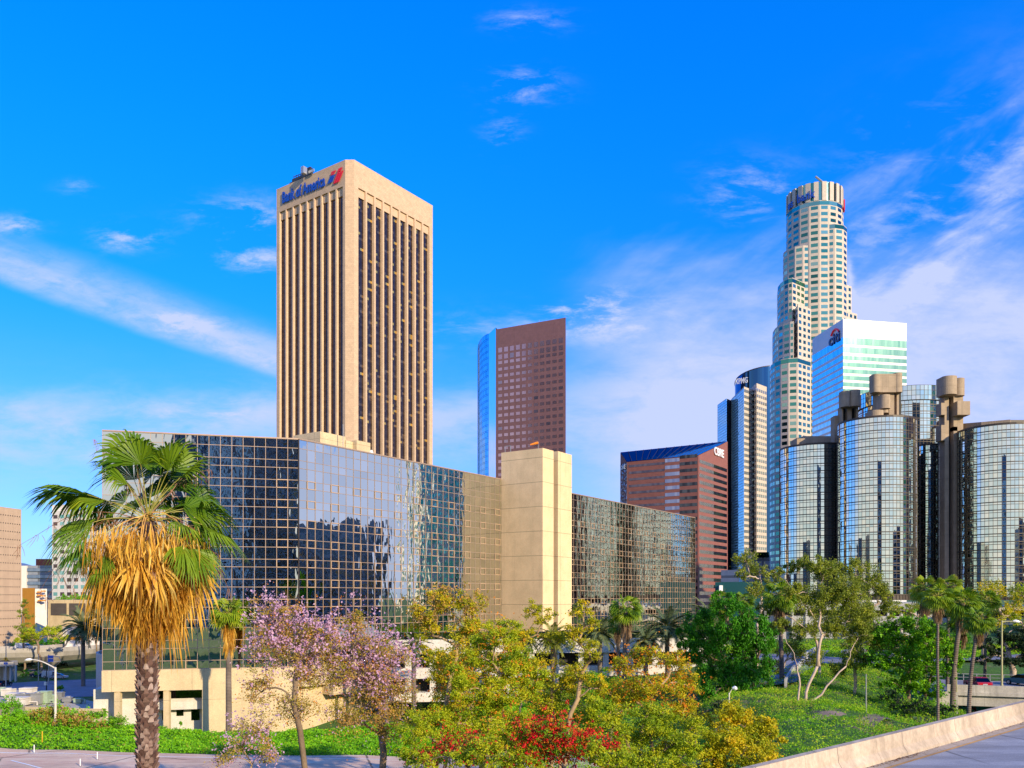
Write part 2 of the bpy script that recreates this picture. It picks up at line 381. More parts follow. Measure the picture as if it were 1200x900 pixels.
def punched(poly, z0, z1, fh, bay, fw, fhh, wall, wq, skip_top=0, all_sides=False, m=0, sill=.5, off=.05):
    """solid walls with a window in every bay of every storey"""
    wall.prism(poly, z0, z1, m)
    n = len(poly); nf = int((z1-z0-skip_top)/fh)
    for i in range(n):
        a, b = V2(poly[i]), V2(poly[(i+1) % n])
        if not all_sides and not facing(a, b): continue
        L = np.linalg.norm(b-a)
        if L < 1: continue
        d = (b-a)/L; nn = np.array((d[1], -d[0])); nb = max(1, round(L/bay)); w = L/nb
        for k in range(nf):
            zt = z1-skip_top-k*fh-fh*(1-fhh)*(1-sill); zb = zt-fh*fhh
            for c in range(nb):
                x0, x1 = (c+.5-fw/2)*w, (c+.5+fw/2)*w; t, s = random.gauss(0, .006), random.gauss(0, .006)
                o = lambda q, z, e: tuple(a+d*q+nn*(off+e))+(z,)
                wq.append(((o(x0, zb, 0), o(x1, zb, t), o(x1, zt, t+s), o(x0, zt, s)), ((0, 1, 2, 3),), random.random()))
def bands(poly, z_list, wall_mb, band_list, mull=None, colw=1.6, off=.06, edges=None):
    """ribbon windows: one quad strip of panes for each storey and side; band_list gets MBs"""
    n = len(poly)
    for i in range(n):
        if edges is not None and i not in edges: continue
        a, b = V2(poly[i]), V2(poly[(i+1) % n])
        if edges is None and not facing(a, b): continue
        L = np.linalg.norm(b-a); d = (b-a)/L; nn = np.array((d[1], -d[0])); nc = max(1, round(L/colw)); w = L/nc
        for zb, zt in z_list:
            mb = MB()
            for c in range(nc):
                t = random.gauss(0, .004)*w
                o = lambda q, z, e: tuple(a+d*q+nn*(off+e))+(z,)
                mb.quad(o(c*w, zb, 0), o((c+1)*w, zb, t), o((c+1)*w, zt, t), o(c*w, zt, 0))
            band_list.append((i, mb))
def text(body, h, c, right, mat, parent, name='lettering', depth=.3, bold=.0, sx=1.0, spacing=1.0, label=None):
    """extruded lettering centred on c, reading along `right` (horizontal), standing upright"""
    cu = bpy.data.curves.new('t', 'FONT'); cu.body = body; cu.size = 1; cu.extrude = depth/2/h; cu.offset = bold; cu.space_character = spacing
    cu.align_x = 'CENTER'; cu.align_y = 'CENTER'; cu.resolution_u = 4
    to = bpy.data.objects.new('t', cu); COL.objects.link(to)
    dg = bpy.context.evaluated_depsgraph_get(); me = bpy.data.meshes.new_from_object(to.evaluated_get(dg)); COL.objects.unlink(to); bpy.data.objects.remove(to)
    r = Vector(right).normalized(); n = r.cross(Vector((0, 0, 1))); cv = Vector(c)-Vector(_loc(parent))
    for v in me.vertices: q = v.co; v.co = cv+r*(q.x*h*sx)+Vector((0, 0, q.y*h))+n*(q.z*h)
    me.materials.clear(); me.materials.append(mat); me.name = name
    o = bpy.data.objects.new(name, me); COL.objects.link(o); o.parent = parent; LOC[o.name] = tuple(_loc(parent))
    if label: o['label'] = label
    return o
# ================================================================ terrain
CTRL = [(-140,60,5),(-70,60,4),(-40,60,4),(-10,60,4.2),(0,30,4.5),(-30,30,4.5),(-70,30,4.5),(0,-30,5),(-100,-30,5),
 (-75,92,4.0),(-60,98,4.0),(-45,98,4.0),(-30,96,4.0),(-12,95,4.2),(5,92,5.0),(-90,92,4),
 (-68,112,6.6),(-60,113,5.4),(-53,113,4.7),(-46,114,3.4),(-30,116,3.0),(-16,118,3.2),(-85,112,8),(-100,112,9),
 (-70,128,2.5),(-60,130,1),(-48,132,.2),(-35,136,.2),(-15,145,1),(-90,150,0),(-75,150,0),(-60,170,0),(-100,190,0),(-130,215,0),(-80,215,0),(-110,250,.5),(-60,260,.5),
 (0,130,6),(15,60,8.5),(10,80,7),(20,110,8.5),(5,45,6),
 (18,60,11.8),(24,68,12.2),(32,80,11.4),(43,95,9.8),(38,115,11.5),(57,140,11.2),(50,125,11.6),(27,90,11.6),(35,100,11.5),(62,120,9.5),(60,100,8.0),(72,100,8),(50,88,9.5),
 (90,120,10),(66,135,12.2),(80,135,12.4),(100,150,12.5),(45,155,11.5),(60,170,12),(40,50,13),(60,60,12),(30,30,12),(60,0,12),(20,140,9),(0,180,8),(30,200,11),(80,220,13),
 (60,300,14),(140,300,14),(200,300,14),(0,400,12),(-100,400,6),(200,500,15),(-200,300,2),(-200,100,6),(200,100,12),(200,-50,10),(0,-150,8),(-200,-150,6),(0,800,12),(-400,500,4),(400,500,14),(400,0,10)]
CT = np.array(CTRL, float)
def gz(x, y):
    x = np.asarray(x, float); y = np.asarray(y, float); sh = x.shape
    xx, yy = x.ravel(), y.ravel(); out = np.empty(xx.size)
    for s in range(0, xx.size, 20000):
        d2 = (xx[s:s+20000, None]-CT[None, :, 0])**2+(yy[s:s+20000, None]-CT[None, :, 1])**2
        w = 1/(d2+9)**1.6; out[s:s+20000] = (w*CT[None, :, 2]).sum(1)/w.sum(1)
    mk = np.clip((xx-14)/8, 0, 1)*np.clip((64-xx)/10, 0, 1)*np.clip((yy-40)/10, 0, 1)*np.clip((128-yy)/12, 0, 1)
    out = out+mk*(.75*np.sin(xx*.31+1.2*np.sin(yy*.17))*np.sin(yy*.27+.8)+.25*np.sin(xx*.9+yy*.5)*np.sin(yy*.8-xx*.3))
    return out.reshape(sh)
def gzf(x, y): return float(gz(np.array([x]), np.array([y]))[0])
def axis(n, near, far):
    t = np.linspace(0, 1, n); return near*t+(far-near)*t**6
xs = np.concatenate((-axis(90, 170, 30000)[::-1], axis(90, 170, 30000)[1:])); ys = np.concatenate((-axis(40, 100, 30000)[::-1], axis(150, 330, 30000)[1:]))
gx, gy = np.meshgrid(xs, ys); zz = gz(gx, gy)
zz += .18*np.sin(gx*.9+gy*.33)*np.sin(gy*.7-gx*.21)*(np.abs(gx) < 200)*(np.abs(gy) < 300)*.6
def grid_mesh(name, gx, gy, zz, mat, smooth=True):
    h, w = gx.shape; v = np.stack((gx.ravel(), gy.ravel(), zz.ravel()), 1); i = np.arange(h*w).reshape(h, w)
    f = np.stack((i[:-1, :-1].ravel(), i[:-1, 1:].ravel(), i[1:, 1:].ravel(), i[1:, :-1].ravel()), 1)
    return np_mesh(name, v, f, [mat], smooth=smooth)
def groundmat():
    m, nt, b, out = newmat('grass_and_dirt'); w = coords(nt, 'World')
    n1 = noise_tex(nt, .09, 5, .6, w); n2 = noise_tex(nt, 2.2, 6, .7, w); n3 = noise_tex(nt, .3, 5, .65, w)
    g = ramp(nt, n2, [(.25, (.012, .05, .008)), (.55, (.05, .15, .012)), (.8, (.13, .22, .02))])
    d = ramp(nt, n2, [(.3, (.10, .075, .055)), (.7, (.24, .19, .14))])
    c = mixc(nt, ramp(nt, n3, [(.56, 0.0), (.64, 1.0)]), g, d)
    nt.links.new(c, b.inputs['Base Color']); b.inputs['Roughness'].default_value = 1; bump(nt, b, n2, .15); return m
M['ground'] = groundmat()
g = grid_mesh('ground', gx, gy, zz, M['ground']); tag(g, kind='structure')
def drape(name, pts, widths, mat, dz=.12, nl=60, nc=10, flat=None):
    pts = [np.array(p, float) for p in pts]; P = []
    t = np.linspace(0, len(pts)-1, nl); rows = []
    for q in t:
        i = min(int(q), len(pts)-2); f = q-i; p = pts[i]*(1-f)+pts[i+1]*f; d = pts[i+1]-pts[i]
        if i+2 < len(pts) and f > .5: d = d/np.linalg.norm(d)*(1.5-f)+(pts[i+2]-pts[i+1])/np.linalg.norm(pts[i+2]-pts[i+1])*(f-.5)
        d = d[:2]/np.linalg.norm(d[:2]); n = np.array((-d[1], d[0])); w = widths if isinstance(widths, (int, float)) else widths[i]*(1-f)+widths[i+1]*f
        rows.append([p[:2]+n*w*s for s in np.linspace(-.5, .5, nc)])
    A = np.array(rows); x, y = A[..., 0], A[..., 1]
    if flat == 'z':
        zc = np.array([pts[min(int(q), len(pts)-2)][2]*(1-(q-min(int(q), len(pts)-2)))+pts[min(int(q), len(pts)-2)+1][2]*(q-min(int(q), len(pts)-2)) for q in t]); z = np.repeat(zc[:, None], nc, 1)
    else: z = gz(x, y)+dz
    return grid_mesh(name, x, y, z, mat), A, z
# hills on the horizon
hv = []; hx = np.linspace(-9000, 9000, 180)
hh = np.array([300+90*noise.noise(Vector((x/1400, 0, 3)))+50*noise.noise(Vector((x/300, 1, 3))) for x in hx])
hgx, hgy = np.meshgrid(hx, np.array([7000, 8200, 9400, 10800]))
hz_ = np.stack((hh*0-20, hh*.8, hh*1.25, hh*0), 0)+HC
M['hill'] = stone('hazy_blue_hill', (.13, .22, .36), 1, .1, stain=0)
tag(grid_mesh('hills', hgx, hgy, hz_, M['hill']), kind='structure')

M['dirt'] = stone('bare_dirt', (.26, .19, .15), 1, .2, None, stain=.4, bmp=.05)
# near-left freeway carriageway
def asph(name, col, crack=True, sc=.25):
    m, nt, b, out = newmat(name); w = coords(nt, 'World'); n1 = noise_tex(nt, .15, 5, .6, w); n2 = noise_tex(nt, 25, 3, .8, w); n4 = noise_tex(nt, 1.3, 5, .7, coords(nt, 'World', (.3, 1, 1)))
    c = ramp(nt, n1, [(.3, tuple(x*.8 for x in col)), (.7, tuple(x*1.12 for x in col))]); c = mixc(nt, .35, c, ramp(nt, n2, [(.35, .2), (.65, .8)]), 'OVERLAY'); c = mixc(nt, .3, c, ramp(nt, n4, [(.35, .25), (.65, .75)]), 'OVERLAY')
    if crack:
        v = nt.nodes.new('ShaderNodeTexVoronoi'); v.feature = 'DISTANCE_TO_EDGE'; v.inputs['Scale'].default_value = sc
        nz = nt.nodes.new('ShaderNodeTexNoise'); nz.inputs['Scale'].default_value = .8; nt.links.new(w, nz.inputs['Vector'])
        mxv = nt.nodes.new('ShaderNodeMix'); mxv.data_type = 'VECTOR'; mxv.inputs[0].default_value = .25 if sc < 1 else .1; nt.links.new(w, mxv.inputs[4]); nt.links.new(nz.outputs[1], mxv.inputs[5]); nt.links.new(mxv.outputs[1], v.inputs['Vector'])
        tk = noise_tex(nt, 1, 5, .65, coords(nt, 'World', (.12, .9, 1))); c = mixc(nt, .45, c, ramp(nt, tk, [(.38, .28), (.6, .68)]), 'OVERLAY'); E.nt = nt; k = E(v.outputs['Distance']).ss(.016, .004)*E(n1).ss(.42, .55)
        c = mixc(nt, k.v, c, tuple(x*(.25 if sc < .15 else .5) for x in col))
    nt.links.new(c, b.inputs['Base Color']); b.inputs['Roughness'].default_value = .9; bump(nt, b, n2, .004); return m
M['fwy'] = asph('pale_freeway_pavement', (.68, .48, .34), True, .11)
M['street'] = asph('street_asphalt', (.20, .21, .26), False)
M['ramp'] = asph('ramp_asphalt', (.27, .28, .31), True, .18)
fw, FA, FZ = drape('freeway', [(-170, 98, 0), (-90, 91.5, 0), (-50, 89, 0), (-20, 86, 0), (10, 80, 0)], 25, M['fwy'], .22, 90, 14)
tag(fw, kind='structure')
st, _, _ = drape('street', [(-190, 190, 0), (-130, 206, 0), (-95, 214, 0), (-50, 224, 0)], 40, M['street'], .12, 40, 8); tag(st, kind='structure')
st2, _, _ = drape('side_street', [(30, 168, 0), (48, 157, 0), (62, 147, 0), (78, 143, 0), (110, 150, 0)], [16, 15, 12, 10, 12], M['street'], .35, 40, 8); tag(st2, kind='structure')
pm = MB()
def stripe(mb, a, b, w, dz):
    a, b = np.array(a, float), np.array(b, float); L = np.linalg.norm(b-a); d = (b-a)/L; n = np.array((-d[1], d[0]))*w/2; k = max(2, int(L/1.5))
    for i in range(k):
        p, q = a+d*L*i/k, a+d*L*(i+1)/k; P = [p-n, q-n, q+n, p+n]; mb.add([(x[0], x[1], gzf(x[0], x[1])+dz) for x in P], ((0, 1, 2, 3),))
for a, b in (((-57.5, 96), (-48.5, 89)), ((-48.5, 89), (-60, 87.5)), ((-36, 91.5), (-26, 85)), ((-80, 82), (-20, 78.2)), ((-90, 103.2), (-50, 99.5)), ((-50, 99.5), (-14, 95.5))): stripe(pm, a, b, .25, .245)
tag(pm.build('road_marking', M['white']), kind='structure')
# ramp at the viewer's feet, right
ra, rb = np.array((7.1, 24.7)), np.array((24.6, 40.2)); rd = (rb-ra)/np.linalg.norm(rb-ra); rn = np.array((rd[1], -rd[0])); RT = 18.0
rp = [ra-rd*70, ra-rd*25, ra+rd*60, ra+rd*110]
dk = MB(); o = ra
dk.obox(o, rd, -60, 110, -14, -.32, RT-1.9, RT-.86); dk.build('deck', M['concrete'], None)
dk = COL.objects['deck']; dk.name = 'ramp_deck'; tag(dk, kind='structure')
sur = MB()
for i in range(34):
    a0, a1 = -60+i*5, -55+i*5
    P = [o+rd*a0+rn*.62, o+rd*a0+rn*14, o+rd*a1+rn*14, o+rd*a1+rn*.62]; sur.add([(p[0], p[1], RT-.852) for p in P], ((0, 1, 2, 3),))
tag(sur.build('ramp_road', M['ramp']), kind='structure')
br = root('concrete_barrier', (ra[0], ra[1], RT-.86), 'sunlit concrete parapet with scuffs and stains along the curving near ramp', 'barrier')
prof = [(-.14, .0), (-.14, .86), (.1, .86), (.16, .35), (.32, .12), (.34, 0)]; SL = 4.9
for i in range(-10, 18):
    m = MB(); V = []
    for e in (i*SL+.012, (i+1)*SL-.012):
        for (b, z) in prof: p = o+rd*e+rn*b; V.append((p[0], p[1], RT-.86+z))
    k = len(prof); m.add(V, [(j, (j+1) % k, k+(j+1) % k, k+j) for j in range(k)]+[tuple(range(k))[::-1], tuple(range(k, 2*k))]); m.build('barrier_segment', M['barrier'], br)
gut = MB(); 
for e in range(-60, 110, 2):
    P = [o+rd*e+rn*.34, o+rd*e+rn*.78, o+rd*(e+2)+rn*.78, o+rd*(e+2)+rn*.34]; gut.add([(p[0], p[1], RT-.848) for p in P], ((0, 1, 2, 3),))
M['gutter'] = stone('gutter_concrete', (.42, .35, .28), .9, .15, (2.2, 9, 0), .02, .5)
tag(gut.build('gutter', M['gutter']), kind='structure')
yl = MB()
for e in range(-60, 110, 2):
    P = [o+rd*e+rn*.80, o+rd*e+rn*.92, o+rd*(e+2)+rn*.92, o+rd*(e+2)+rn*.80]; yl.add([(p[0], p[1], RT-.844) for p in P], ((0, 1, 2, 3),))
M['oldyellow'] = stone('worn_yellow_line', (.50, .28, .09), .9, .2)
tag(yl.build('edge_line', M['oldyellow']), kind='structure')
# dry leaves caught along the gutter
lf = MB()
for i in range(520):
    e = random.choice((random.gauss(4.5, 1.2), random.gauss(22, 3), random.gauss(9, 1), random.uniform(-5, 60))); b = .36+abs(random.gauss(0, .13)); p = o+rd*e+rn*b; a = random.uniform(0, 6.28); s = random.uniform(.02, .05)
    c = np.array((math.cos(a), math.sin(a)))*s; dd = np.array((-c[1], c[0]))*.5; z = RT-.84
    lf.add([(p[0]-c[0], p[1]-c[1], z), (p[0]+dd[0], p[1]+dd[1], z+.015), (p[0]+c[0], p[1]+c[1], z+.004), (p[0]-dd[0], p[1]-dd[1], z+.01)], ((0, 1, 2, 3),))
M['dryleaf'] = leafmat('dry_leaf', [(0, (.08, .035, .015)), (1, (.28, .12, .04))], .1)
tag(lf.build('dry_leaves', M['dryleaf']), kind='stuff')

# ================================================================ mirror-glass hotel
C0 = np.array((-35.7, 140.0)); dl = np.array((-29.3, -7.2)); dl /= np.linalg.norm(dl); dr = np.array((.572, .820)); dr /= np.linalg.norm(dr)
HT, HB = 49.4, 11.4
L0 = C0+dl*30.2; R1 = C0+dr*169; nr = np.array((dr[1], -dr[0])); nl = np.array((-dl[1], dl[0]))
B1 = R1-nr*22; B0 = L0+dr*30
hot = root('mirror_glass_hotel', (C0[0], C0[1], 0), 'long mirror-glass hotel slab with tan grid over a cream concrete base', 'hotel')
gq = []; fr = MB()
rows = [1.45]+[2.02, 1.28]*30
def rowsf(): return rows
def curtain_rows(path, colw): 
    zs = [HT, HT-1.45]; i = 0
    while zs[-1] > HB+1: zs.append(zs[-1]-(2.02, 1.30)[i % 2]); i += 1
    zs[-1] = HB
    a, b = V2(path[0]), V2(path[1]); L = np.linalg.norm(b-a); d = (b-a)/L; n = np.array((d[1], -d[0])); nc = round(L/colw); w = L/nc
    rowt = [random.gauss(0, .0022) for _ in range(nc)]
    for c in range(nc):
        for k in range(len(zs)-1):
            t, s = rowt[c]+random.gauss(0, .0025), random.gauss(0, .003); zt, zb = zs[k], zs[k+1]; h = zt-zb
            oo = lambda q, z: tuple(a+d*(c*w+q*w)+n*(t*(q-.5)*w+s*((z-zb)/h-.5)*h))+(z,)
            gq.append(((oo(0, zb), oo(1, zb), oo(1, zt), oo(0, zt)), ((0, 1, 2, 3),), random.random()))
    for c in range(nc+1): fr.obox(a, d, c*w-.038, c*w+.038, -.06, 0, HB, HT)
    for z in zs: fr.obox(a, d, 0, L, -.05, 0, z-.042, z+.042)
    return zs, nc, w, a, d
zsL, ncL, wL, aL, ddL = curtain_rows((L0, C0), 1.78)
zsR, ncR, wR, aR, ddR = curtain_rows((C0, R1), 1.80)
many(hot, 'glass_pane', gq, M['g_hotel'], 100, 'glass_panes')
op = []
for (zs, nc, w, a, d, cols) in ((zsL, ncL, wL, aL, ddL, range(ncL-2, -1, -8)), (zsR, ncR, wR, aR, ddR, range(1, ncR, 3))):
    for c in cols:
        for k in range(4, len(zs)-1, 2):
            zt, zb = zs[k]-.02, zs[k+1]+.02; k2 = k
            mb = MB(); e = .065
            if k % 2: continue
            zt, zb = zs[k], zs[k+1]
            for (x0, x1, z0, z1) in ((c*w, (c+1)*w, zt-e, zt+e), (c*w, (c+1)*w, zb-e, zb+e), (c*w-.06, c*w+e, zb, zt), ((c+1)*w-e, (c+1)*w+.06, zb, zt)): mb.obox(a, d, x0, x1, -.14, -.02, z0, z1)
            op.append((mb.v, mb.f, .5))
M['opener'] = plain('tan_vent_frame', (.50, .34, .22), .5, .1)
many(hot, 'vent_frame', op, M['opener'], 100, 'vent_frames')
fr.build('mullion_grid', M['mull'], hot)
rf = MB(); rf.prism([tuple(L0+nl*-.1+dr*0.05), tuple(C0-nr*.1-nl*.1), tuple(R1-nr*.1), tuple(B1), tuple(C0-nr*22+dr*8), tuple(B0)], HB, HT-.15); rf.build('roof', M['roof'], hot)
cp = MB(); cp.obox(L0, -dl, -.05, 30.25, -.12, .5, HT, HT+.22); cp.obox(C0, dr, -.0, 169, -.12, .5, HT+.003, HT+.22); cp.build('parapet_cap', M['mull'], hot)
cp = MB(); cp.obox(C0, dr, -.14, .02, -.13, .03, HB, HT+.1); cp.build('corner_post', M['mull_brown'], hot)
# cream base
dL = -dl; nlf = np.array((dL[1], -dL[0]))     # outward of the left face
bs = MB()
bs.obox(L0, dL, 0, 30.2, -.6, 2.0, 8.0, HB-.02)            # band
bs.obox(L0, dL, 15.0, 30.2, -.597, 8, -.5, 8.0)            # wall right
bs.obox(C0, dr, 0.2, 60, -.55, 6, 8.0, HB-.03)
bs.obox(C0, dr, 6, 50, -1.9, 6, 6.2, 8.6)
bs.obox(C0, dr, 0.6, 50, .9, 6, -.5, 8)
bs.build('base_wall', M['cream_base'], hot)
for a in (1.7, 9.0): 
    c = MB(); c.tube([tuple(L0+dL*(a+.6)-nlf*.0)+(-.5,), tuple(L0+dL*(a+.6))+(8.0,)], .62, 4 if a < 2 else 4); c.build('column', M['cream_base'], hot)
ib = MB(); ib.obox(L0, dL, -2, 15.1, 3.0, 7.8, -.5, 8.1)
ib.build('recessed_wall', M['white_conc'], hot)
for (a0, a1, z0, z1) in ((4.9, 6.0, 3.3, 5.2), (6.6, 7.6, 3.1, 5.1), (8.4, 9.2, 2.8, 4.8), (10.6, 11.7, 3.4, 4.9), (12.9, 14.2, 2.6, 5.6), (7.9, 14.9, 6.3, 7.9)):
    w_ = MB(); w_.obox(L0, dL, a0, a1, 2.93, 3.0, z0, z1); w_.build('window', M['g_dark'], hot)
st_ = MB()
for k in range(7): st_.obox(L0, dL, 7.2+k*.05, 14.8, 1.6+k*.2, 1.85+k*.2, 4.6-k*.02, 5.9+k*.05)
st_.build('stair_canopy', M['white_conc'], hot)
# curved podium behind the base
pc = root('curved_podium', (-69, 172, 0), 'curved grey concrete parking podium with green roof beside the hotel', 'parking podium')
pp = arc(-62.5, 175, 22, 95, 300, 48); pp.reverse()
pm_ = MB(); poly = arc(-62.5, 175, 22, 95, 320, 52); pm_.prism(poly, 2.6, 11.6, mtop=1)
pm_.build('wall', [M['podium'], M['greenroof']], pc)
pm_ = MB(); poly2 = arc(-62.5, 175, 21, 95, 320, 52); pm_.prism(poly2, -.5, 2.7); pm_.build('recess', M['concrete'], pc)
for a in range(150, 330, 12):
    x, y = -62.5+21.8*math.cos(R(a)), 175+21.8*math.sin(R(a)); c = MB(); c.box(x-.5, x+.5, y-.5, y+.5, -.5, 2.8); c.build('column', M['podium'], pc)
pr = MB(); q = arc(-62.5, 175, 22, 95, 320, 52); qi = arc(-62.5, 175, 21.6, 95, 320, 52)
for i in range(52): pr.add([(*q[i], 11.6), (*q[i+1], 11.6), (*qi[i+1], 11.6), (*qi[i], 11.6), (*q[i], 12.1), (*q[i+1], 12.1), (*qi[i+1], 12.1), (*qi[i], 12.1)], ((0, 1, 5, 4), (4, 5, 6, 7), (2, 3, 7, 6)))
pr.build('parapet', M['podium'], pc)
for i in range(12):
    x, y = -79+random.uniform(0, 13), 170+random.uniform(-6, 6); s = random.uniform(.4, 1.1)
    c = MB(); c.box(x-s, x+s, y-s*.6, y+s*.6, 11.6, 11.6+s*1.2); c.box(x-s*.5, x+s*.5, y-s*.3, y+s*.3, 11.6+s*1.2, 11.6+s*1.5); 
    tag(c.build('roof_unit', random.choice((M['metal'], M['white'], M['dkmetal']))), 'small metal vent unit on the curved green roof', 'roof unit', 'vent units on the curved green roof')
# concrete lift tower in front of the right face
T0 = np.array((-2.4, 187.7)); tf = np.array((9.07, -6.1)); tf /= np.linalg.norm(tf); TL = 10.93; TT = 55.45
T1 = T0+tf*TL
lt = root('concrete_lift_tower', (T1[0], T1[1], 0), 'tall cream concrete lift tower standing against the glass hotel', 'lift tower')
m = MB(); m.prism([tuple(T0), tuple(T1), tuple(T1+dr*4.45), tuple(T0+dr*4.45)], 0, TT); m.build('wall', M['cream'], lt)
m = MB(); m.prism([tuple(T0+dr*6.3), tuple(T1+dr*6.3), tuple(T1+dr*12.3), tuple(T0+dr*12.3)], 0, TT+.2); m.build('wall', M['cream'], lt)
gs, f2 = [], MB(); S0 = T1-tf*1.1+dr*4.46; S1 = T1-tf*1.1+dr*6.29
curtain([tuple(S0), tuple(S1)], 4, TT-1.2, .9, [1.64], gs, f2, .004, .07); sl = MB()
for q_ in gs: sl.add(*q_)
o_ = sl.build('glass_slot', M['g_hotel'], lt); f2.build('mullion_grid', M['mull'], o_)
m = MB(); m.prism([tuple(T0+dr*4.46), tuple(S0-tf*.05), tuple(S1-tf*.05), tuple(T0+dr*6.29)], 0, TT-1.1); m.build('slot_core', M['dark'], lt)
m = MB(); 
for a in (0, .5): m.obox(T0+tf*.6+dr*.5, tf, a*3, a*3+.1, 0, .1, TT, TT+1.5)
m.obox(T0+tf*.6+dr*.5, tf, 0, 1.6, 0, .1, TT+1.4, TT+1.5); m.build('ladder_rail', M['metal'], lt)
wsr = root('windsock', (T1[0]-1, T1[1]+1.5, TT), 'orange windsock on a short mast on the cream tower roof', 'windsock')
wx, wy = T1[0]-.9, T1[1]+1.5
m = MB(); m.tube([(wx, wy, TT), (wx, wy, TT+1.6)], .05); m.build('mast', M['metal'], wsr)
m = MB(); m.tube([(wx, wy, TT+1.35), (wx-.5, wy, TT+1.3), (wx-1.2, wy, TT+1.1), (wx-1.8, wy, TT+.95)], [.33, .28, .22, .16], 10, cap=False); m.build('sock', plain('orange_fabric', (.85, .25, .02), .8), wsr)
# roof-top boxes on the hotel
pb = root('roof_penthouse', (-28, 160, HT), 'low cream plant room on the hotel roof in front of the ribbed tower', 'plant room')
def ypx(px, off):  # point on the hotel roof, behind the right face by off, seen at column px
    k = (px-600)/F; a = C0-nr*off; t = (k*a[1]-a[0])/(dr[0]-k*dr[1]); return a+dr*t
for (p0, p1, off, zt) in ((375, 405, 3.2, 3.0), (405, 420, 3.0, 2.3), (418, 434, 2.0, 2.5)):
    a, b = ypx(p0, off), ypx(p1, off); m = MB(); L = np.linalg.norm(b-a); m.obox(a, dr, 0, L*1.0, 0, 7 if p0 < 400 else 4, HT-.2, HT+zt); m.build('plant_box', M['cream_base'], pb)
m = MB(); a = ypx(402, 1.2); m.tube([(a[0], a[1], HT), (a[0], a[1], HT+4.6)], .07); m.build('antenna', M['metal'], pb)
m = MB(); a = ypx(435, 1.2); m.tube([(a[0], a[1], HT), (a[0], a[1], HT+.5), (a[0]+.05, a[1], HT+1.0)], [.12, .42, .2], 8); m.build('dish', M['white'], pb)
# white podium deck right of the tower
wd = root('white_parking_deck', (25, 150, 6), 'white two-level parking deck with glass railing behind the twin palms', 'parking deck')
def dstrip(px0, px1, Y0, Y1, z0, z1, th, mb):
    a, b = np.array((X(px0, Y0), Y0)), np.array((X(px1, Y1), Y1)); L = np.linalg.norm(b-a); mb.obox(a, (b-a)/L, 0, L, 0, th, z0, z1)
for (z0, z1) in ((13.2, 15.7), (9.0, 10.8), (5.0, 6.6)):
    m = MB(); dstrip(455, 850, 143, 152, z0, z1, 14, m); m.build('deck_slab', M['white_conc'], wd)
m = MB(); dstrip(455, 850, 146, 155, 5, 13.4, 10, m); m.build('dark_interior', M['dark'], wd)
for p in range(478, 850, 29):
    m = MB(); Y = 143.3+(p-455)/395*9; a = X(p, Y); m.box(a-.5, a+.5, Y, Y+.9, 5, 13.3); m.build('column', M['white_conc'], wd)
m = MB(); dstrip(455, 850, 143.4, 152.4, 15.7, 16.9, .04, m); o_ = m.build('glass_railing', M['g_teal'], wd)
m = MB(); dstrip(455, 850, 143.3, 152.3, 16.9, 17.0, .1, m)
for p in range(455, 850, 9): Y = 143.3+(p-455)/395*9; a = X(p, Y); m.box(a-.04, a+.04, Y, Y+.08, 15.7, 16.9)
m.build('handrail', M['dkmetal'], o_)

# ================================================================ ribbed bank tower
G0 = np.array((-83.8, 420.)); G1 = np.array((-79.3, 420.)); gl = np.array((-43.2, 30.8)); gl /= np.linalg.norm(gl); gr = np.array((34.8, 49.4)); gr /= np.linalg.norm(gr)
GL = G0+gl*53; GR = G1+gr*60.4; GT = Z(187, 420); gb = GL+gr*60; nL = np.array((gl[1], -gl[0]))*-1
nL = np.array((-.58, -.81)); nL = nL-gl*nL.dot(gl); nL /= np.linalg.norm(nL); nR = np.array((gr[1], -gr[0]))
bo = root('ribbed_bank_tower', (G1[0], G1[1], 8), 'tall beige granite tower with vertical ribs and a bank name on its crown', 'skyscraper')
footprint = [tuple(GL), tuple(G0), tuple(G1), tuple(GR), tuple(GR+gl*57), tuple(gb)]
def inset(poly, d):
    n = len(poly); out = []
    for i in range(n):
        a, b, c = V2(poly[i-1]), V2(poly[i]), V2(poly[(i+1) % n]); d1 = (b-a)/np.linalg.norm(b-a); d2 = (c-b)/np.linalg.norm(c-b)
        n1, n2 = np.array((-d1[1], d1[0])), np.array((-d2[1], d2[0])); k = n1+n2; k = k/(1+n1.dot(n2)); out.append(tuple(b+k*d))
    return out
core = MB(); core.prism(inset(footprint, 1.5), 5, GT-3); core.build('core', M['mull_dark'], bo)
cr = MB(); cr.prism(footprint, GT-12.9, GT); cr.build('crown_wall', M['granite'], bo)
cr = MB(); cr.prism([tuple(G0), tuple(G1), tuple(G1+gr*1.0-nR*1.46), tuple(G0+gl*1.0-nL*1.46)], 5, GT-12.9, top=False); cr.build('corner_pier', M['granite'], bo)
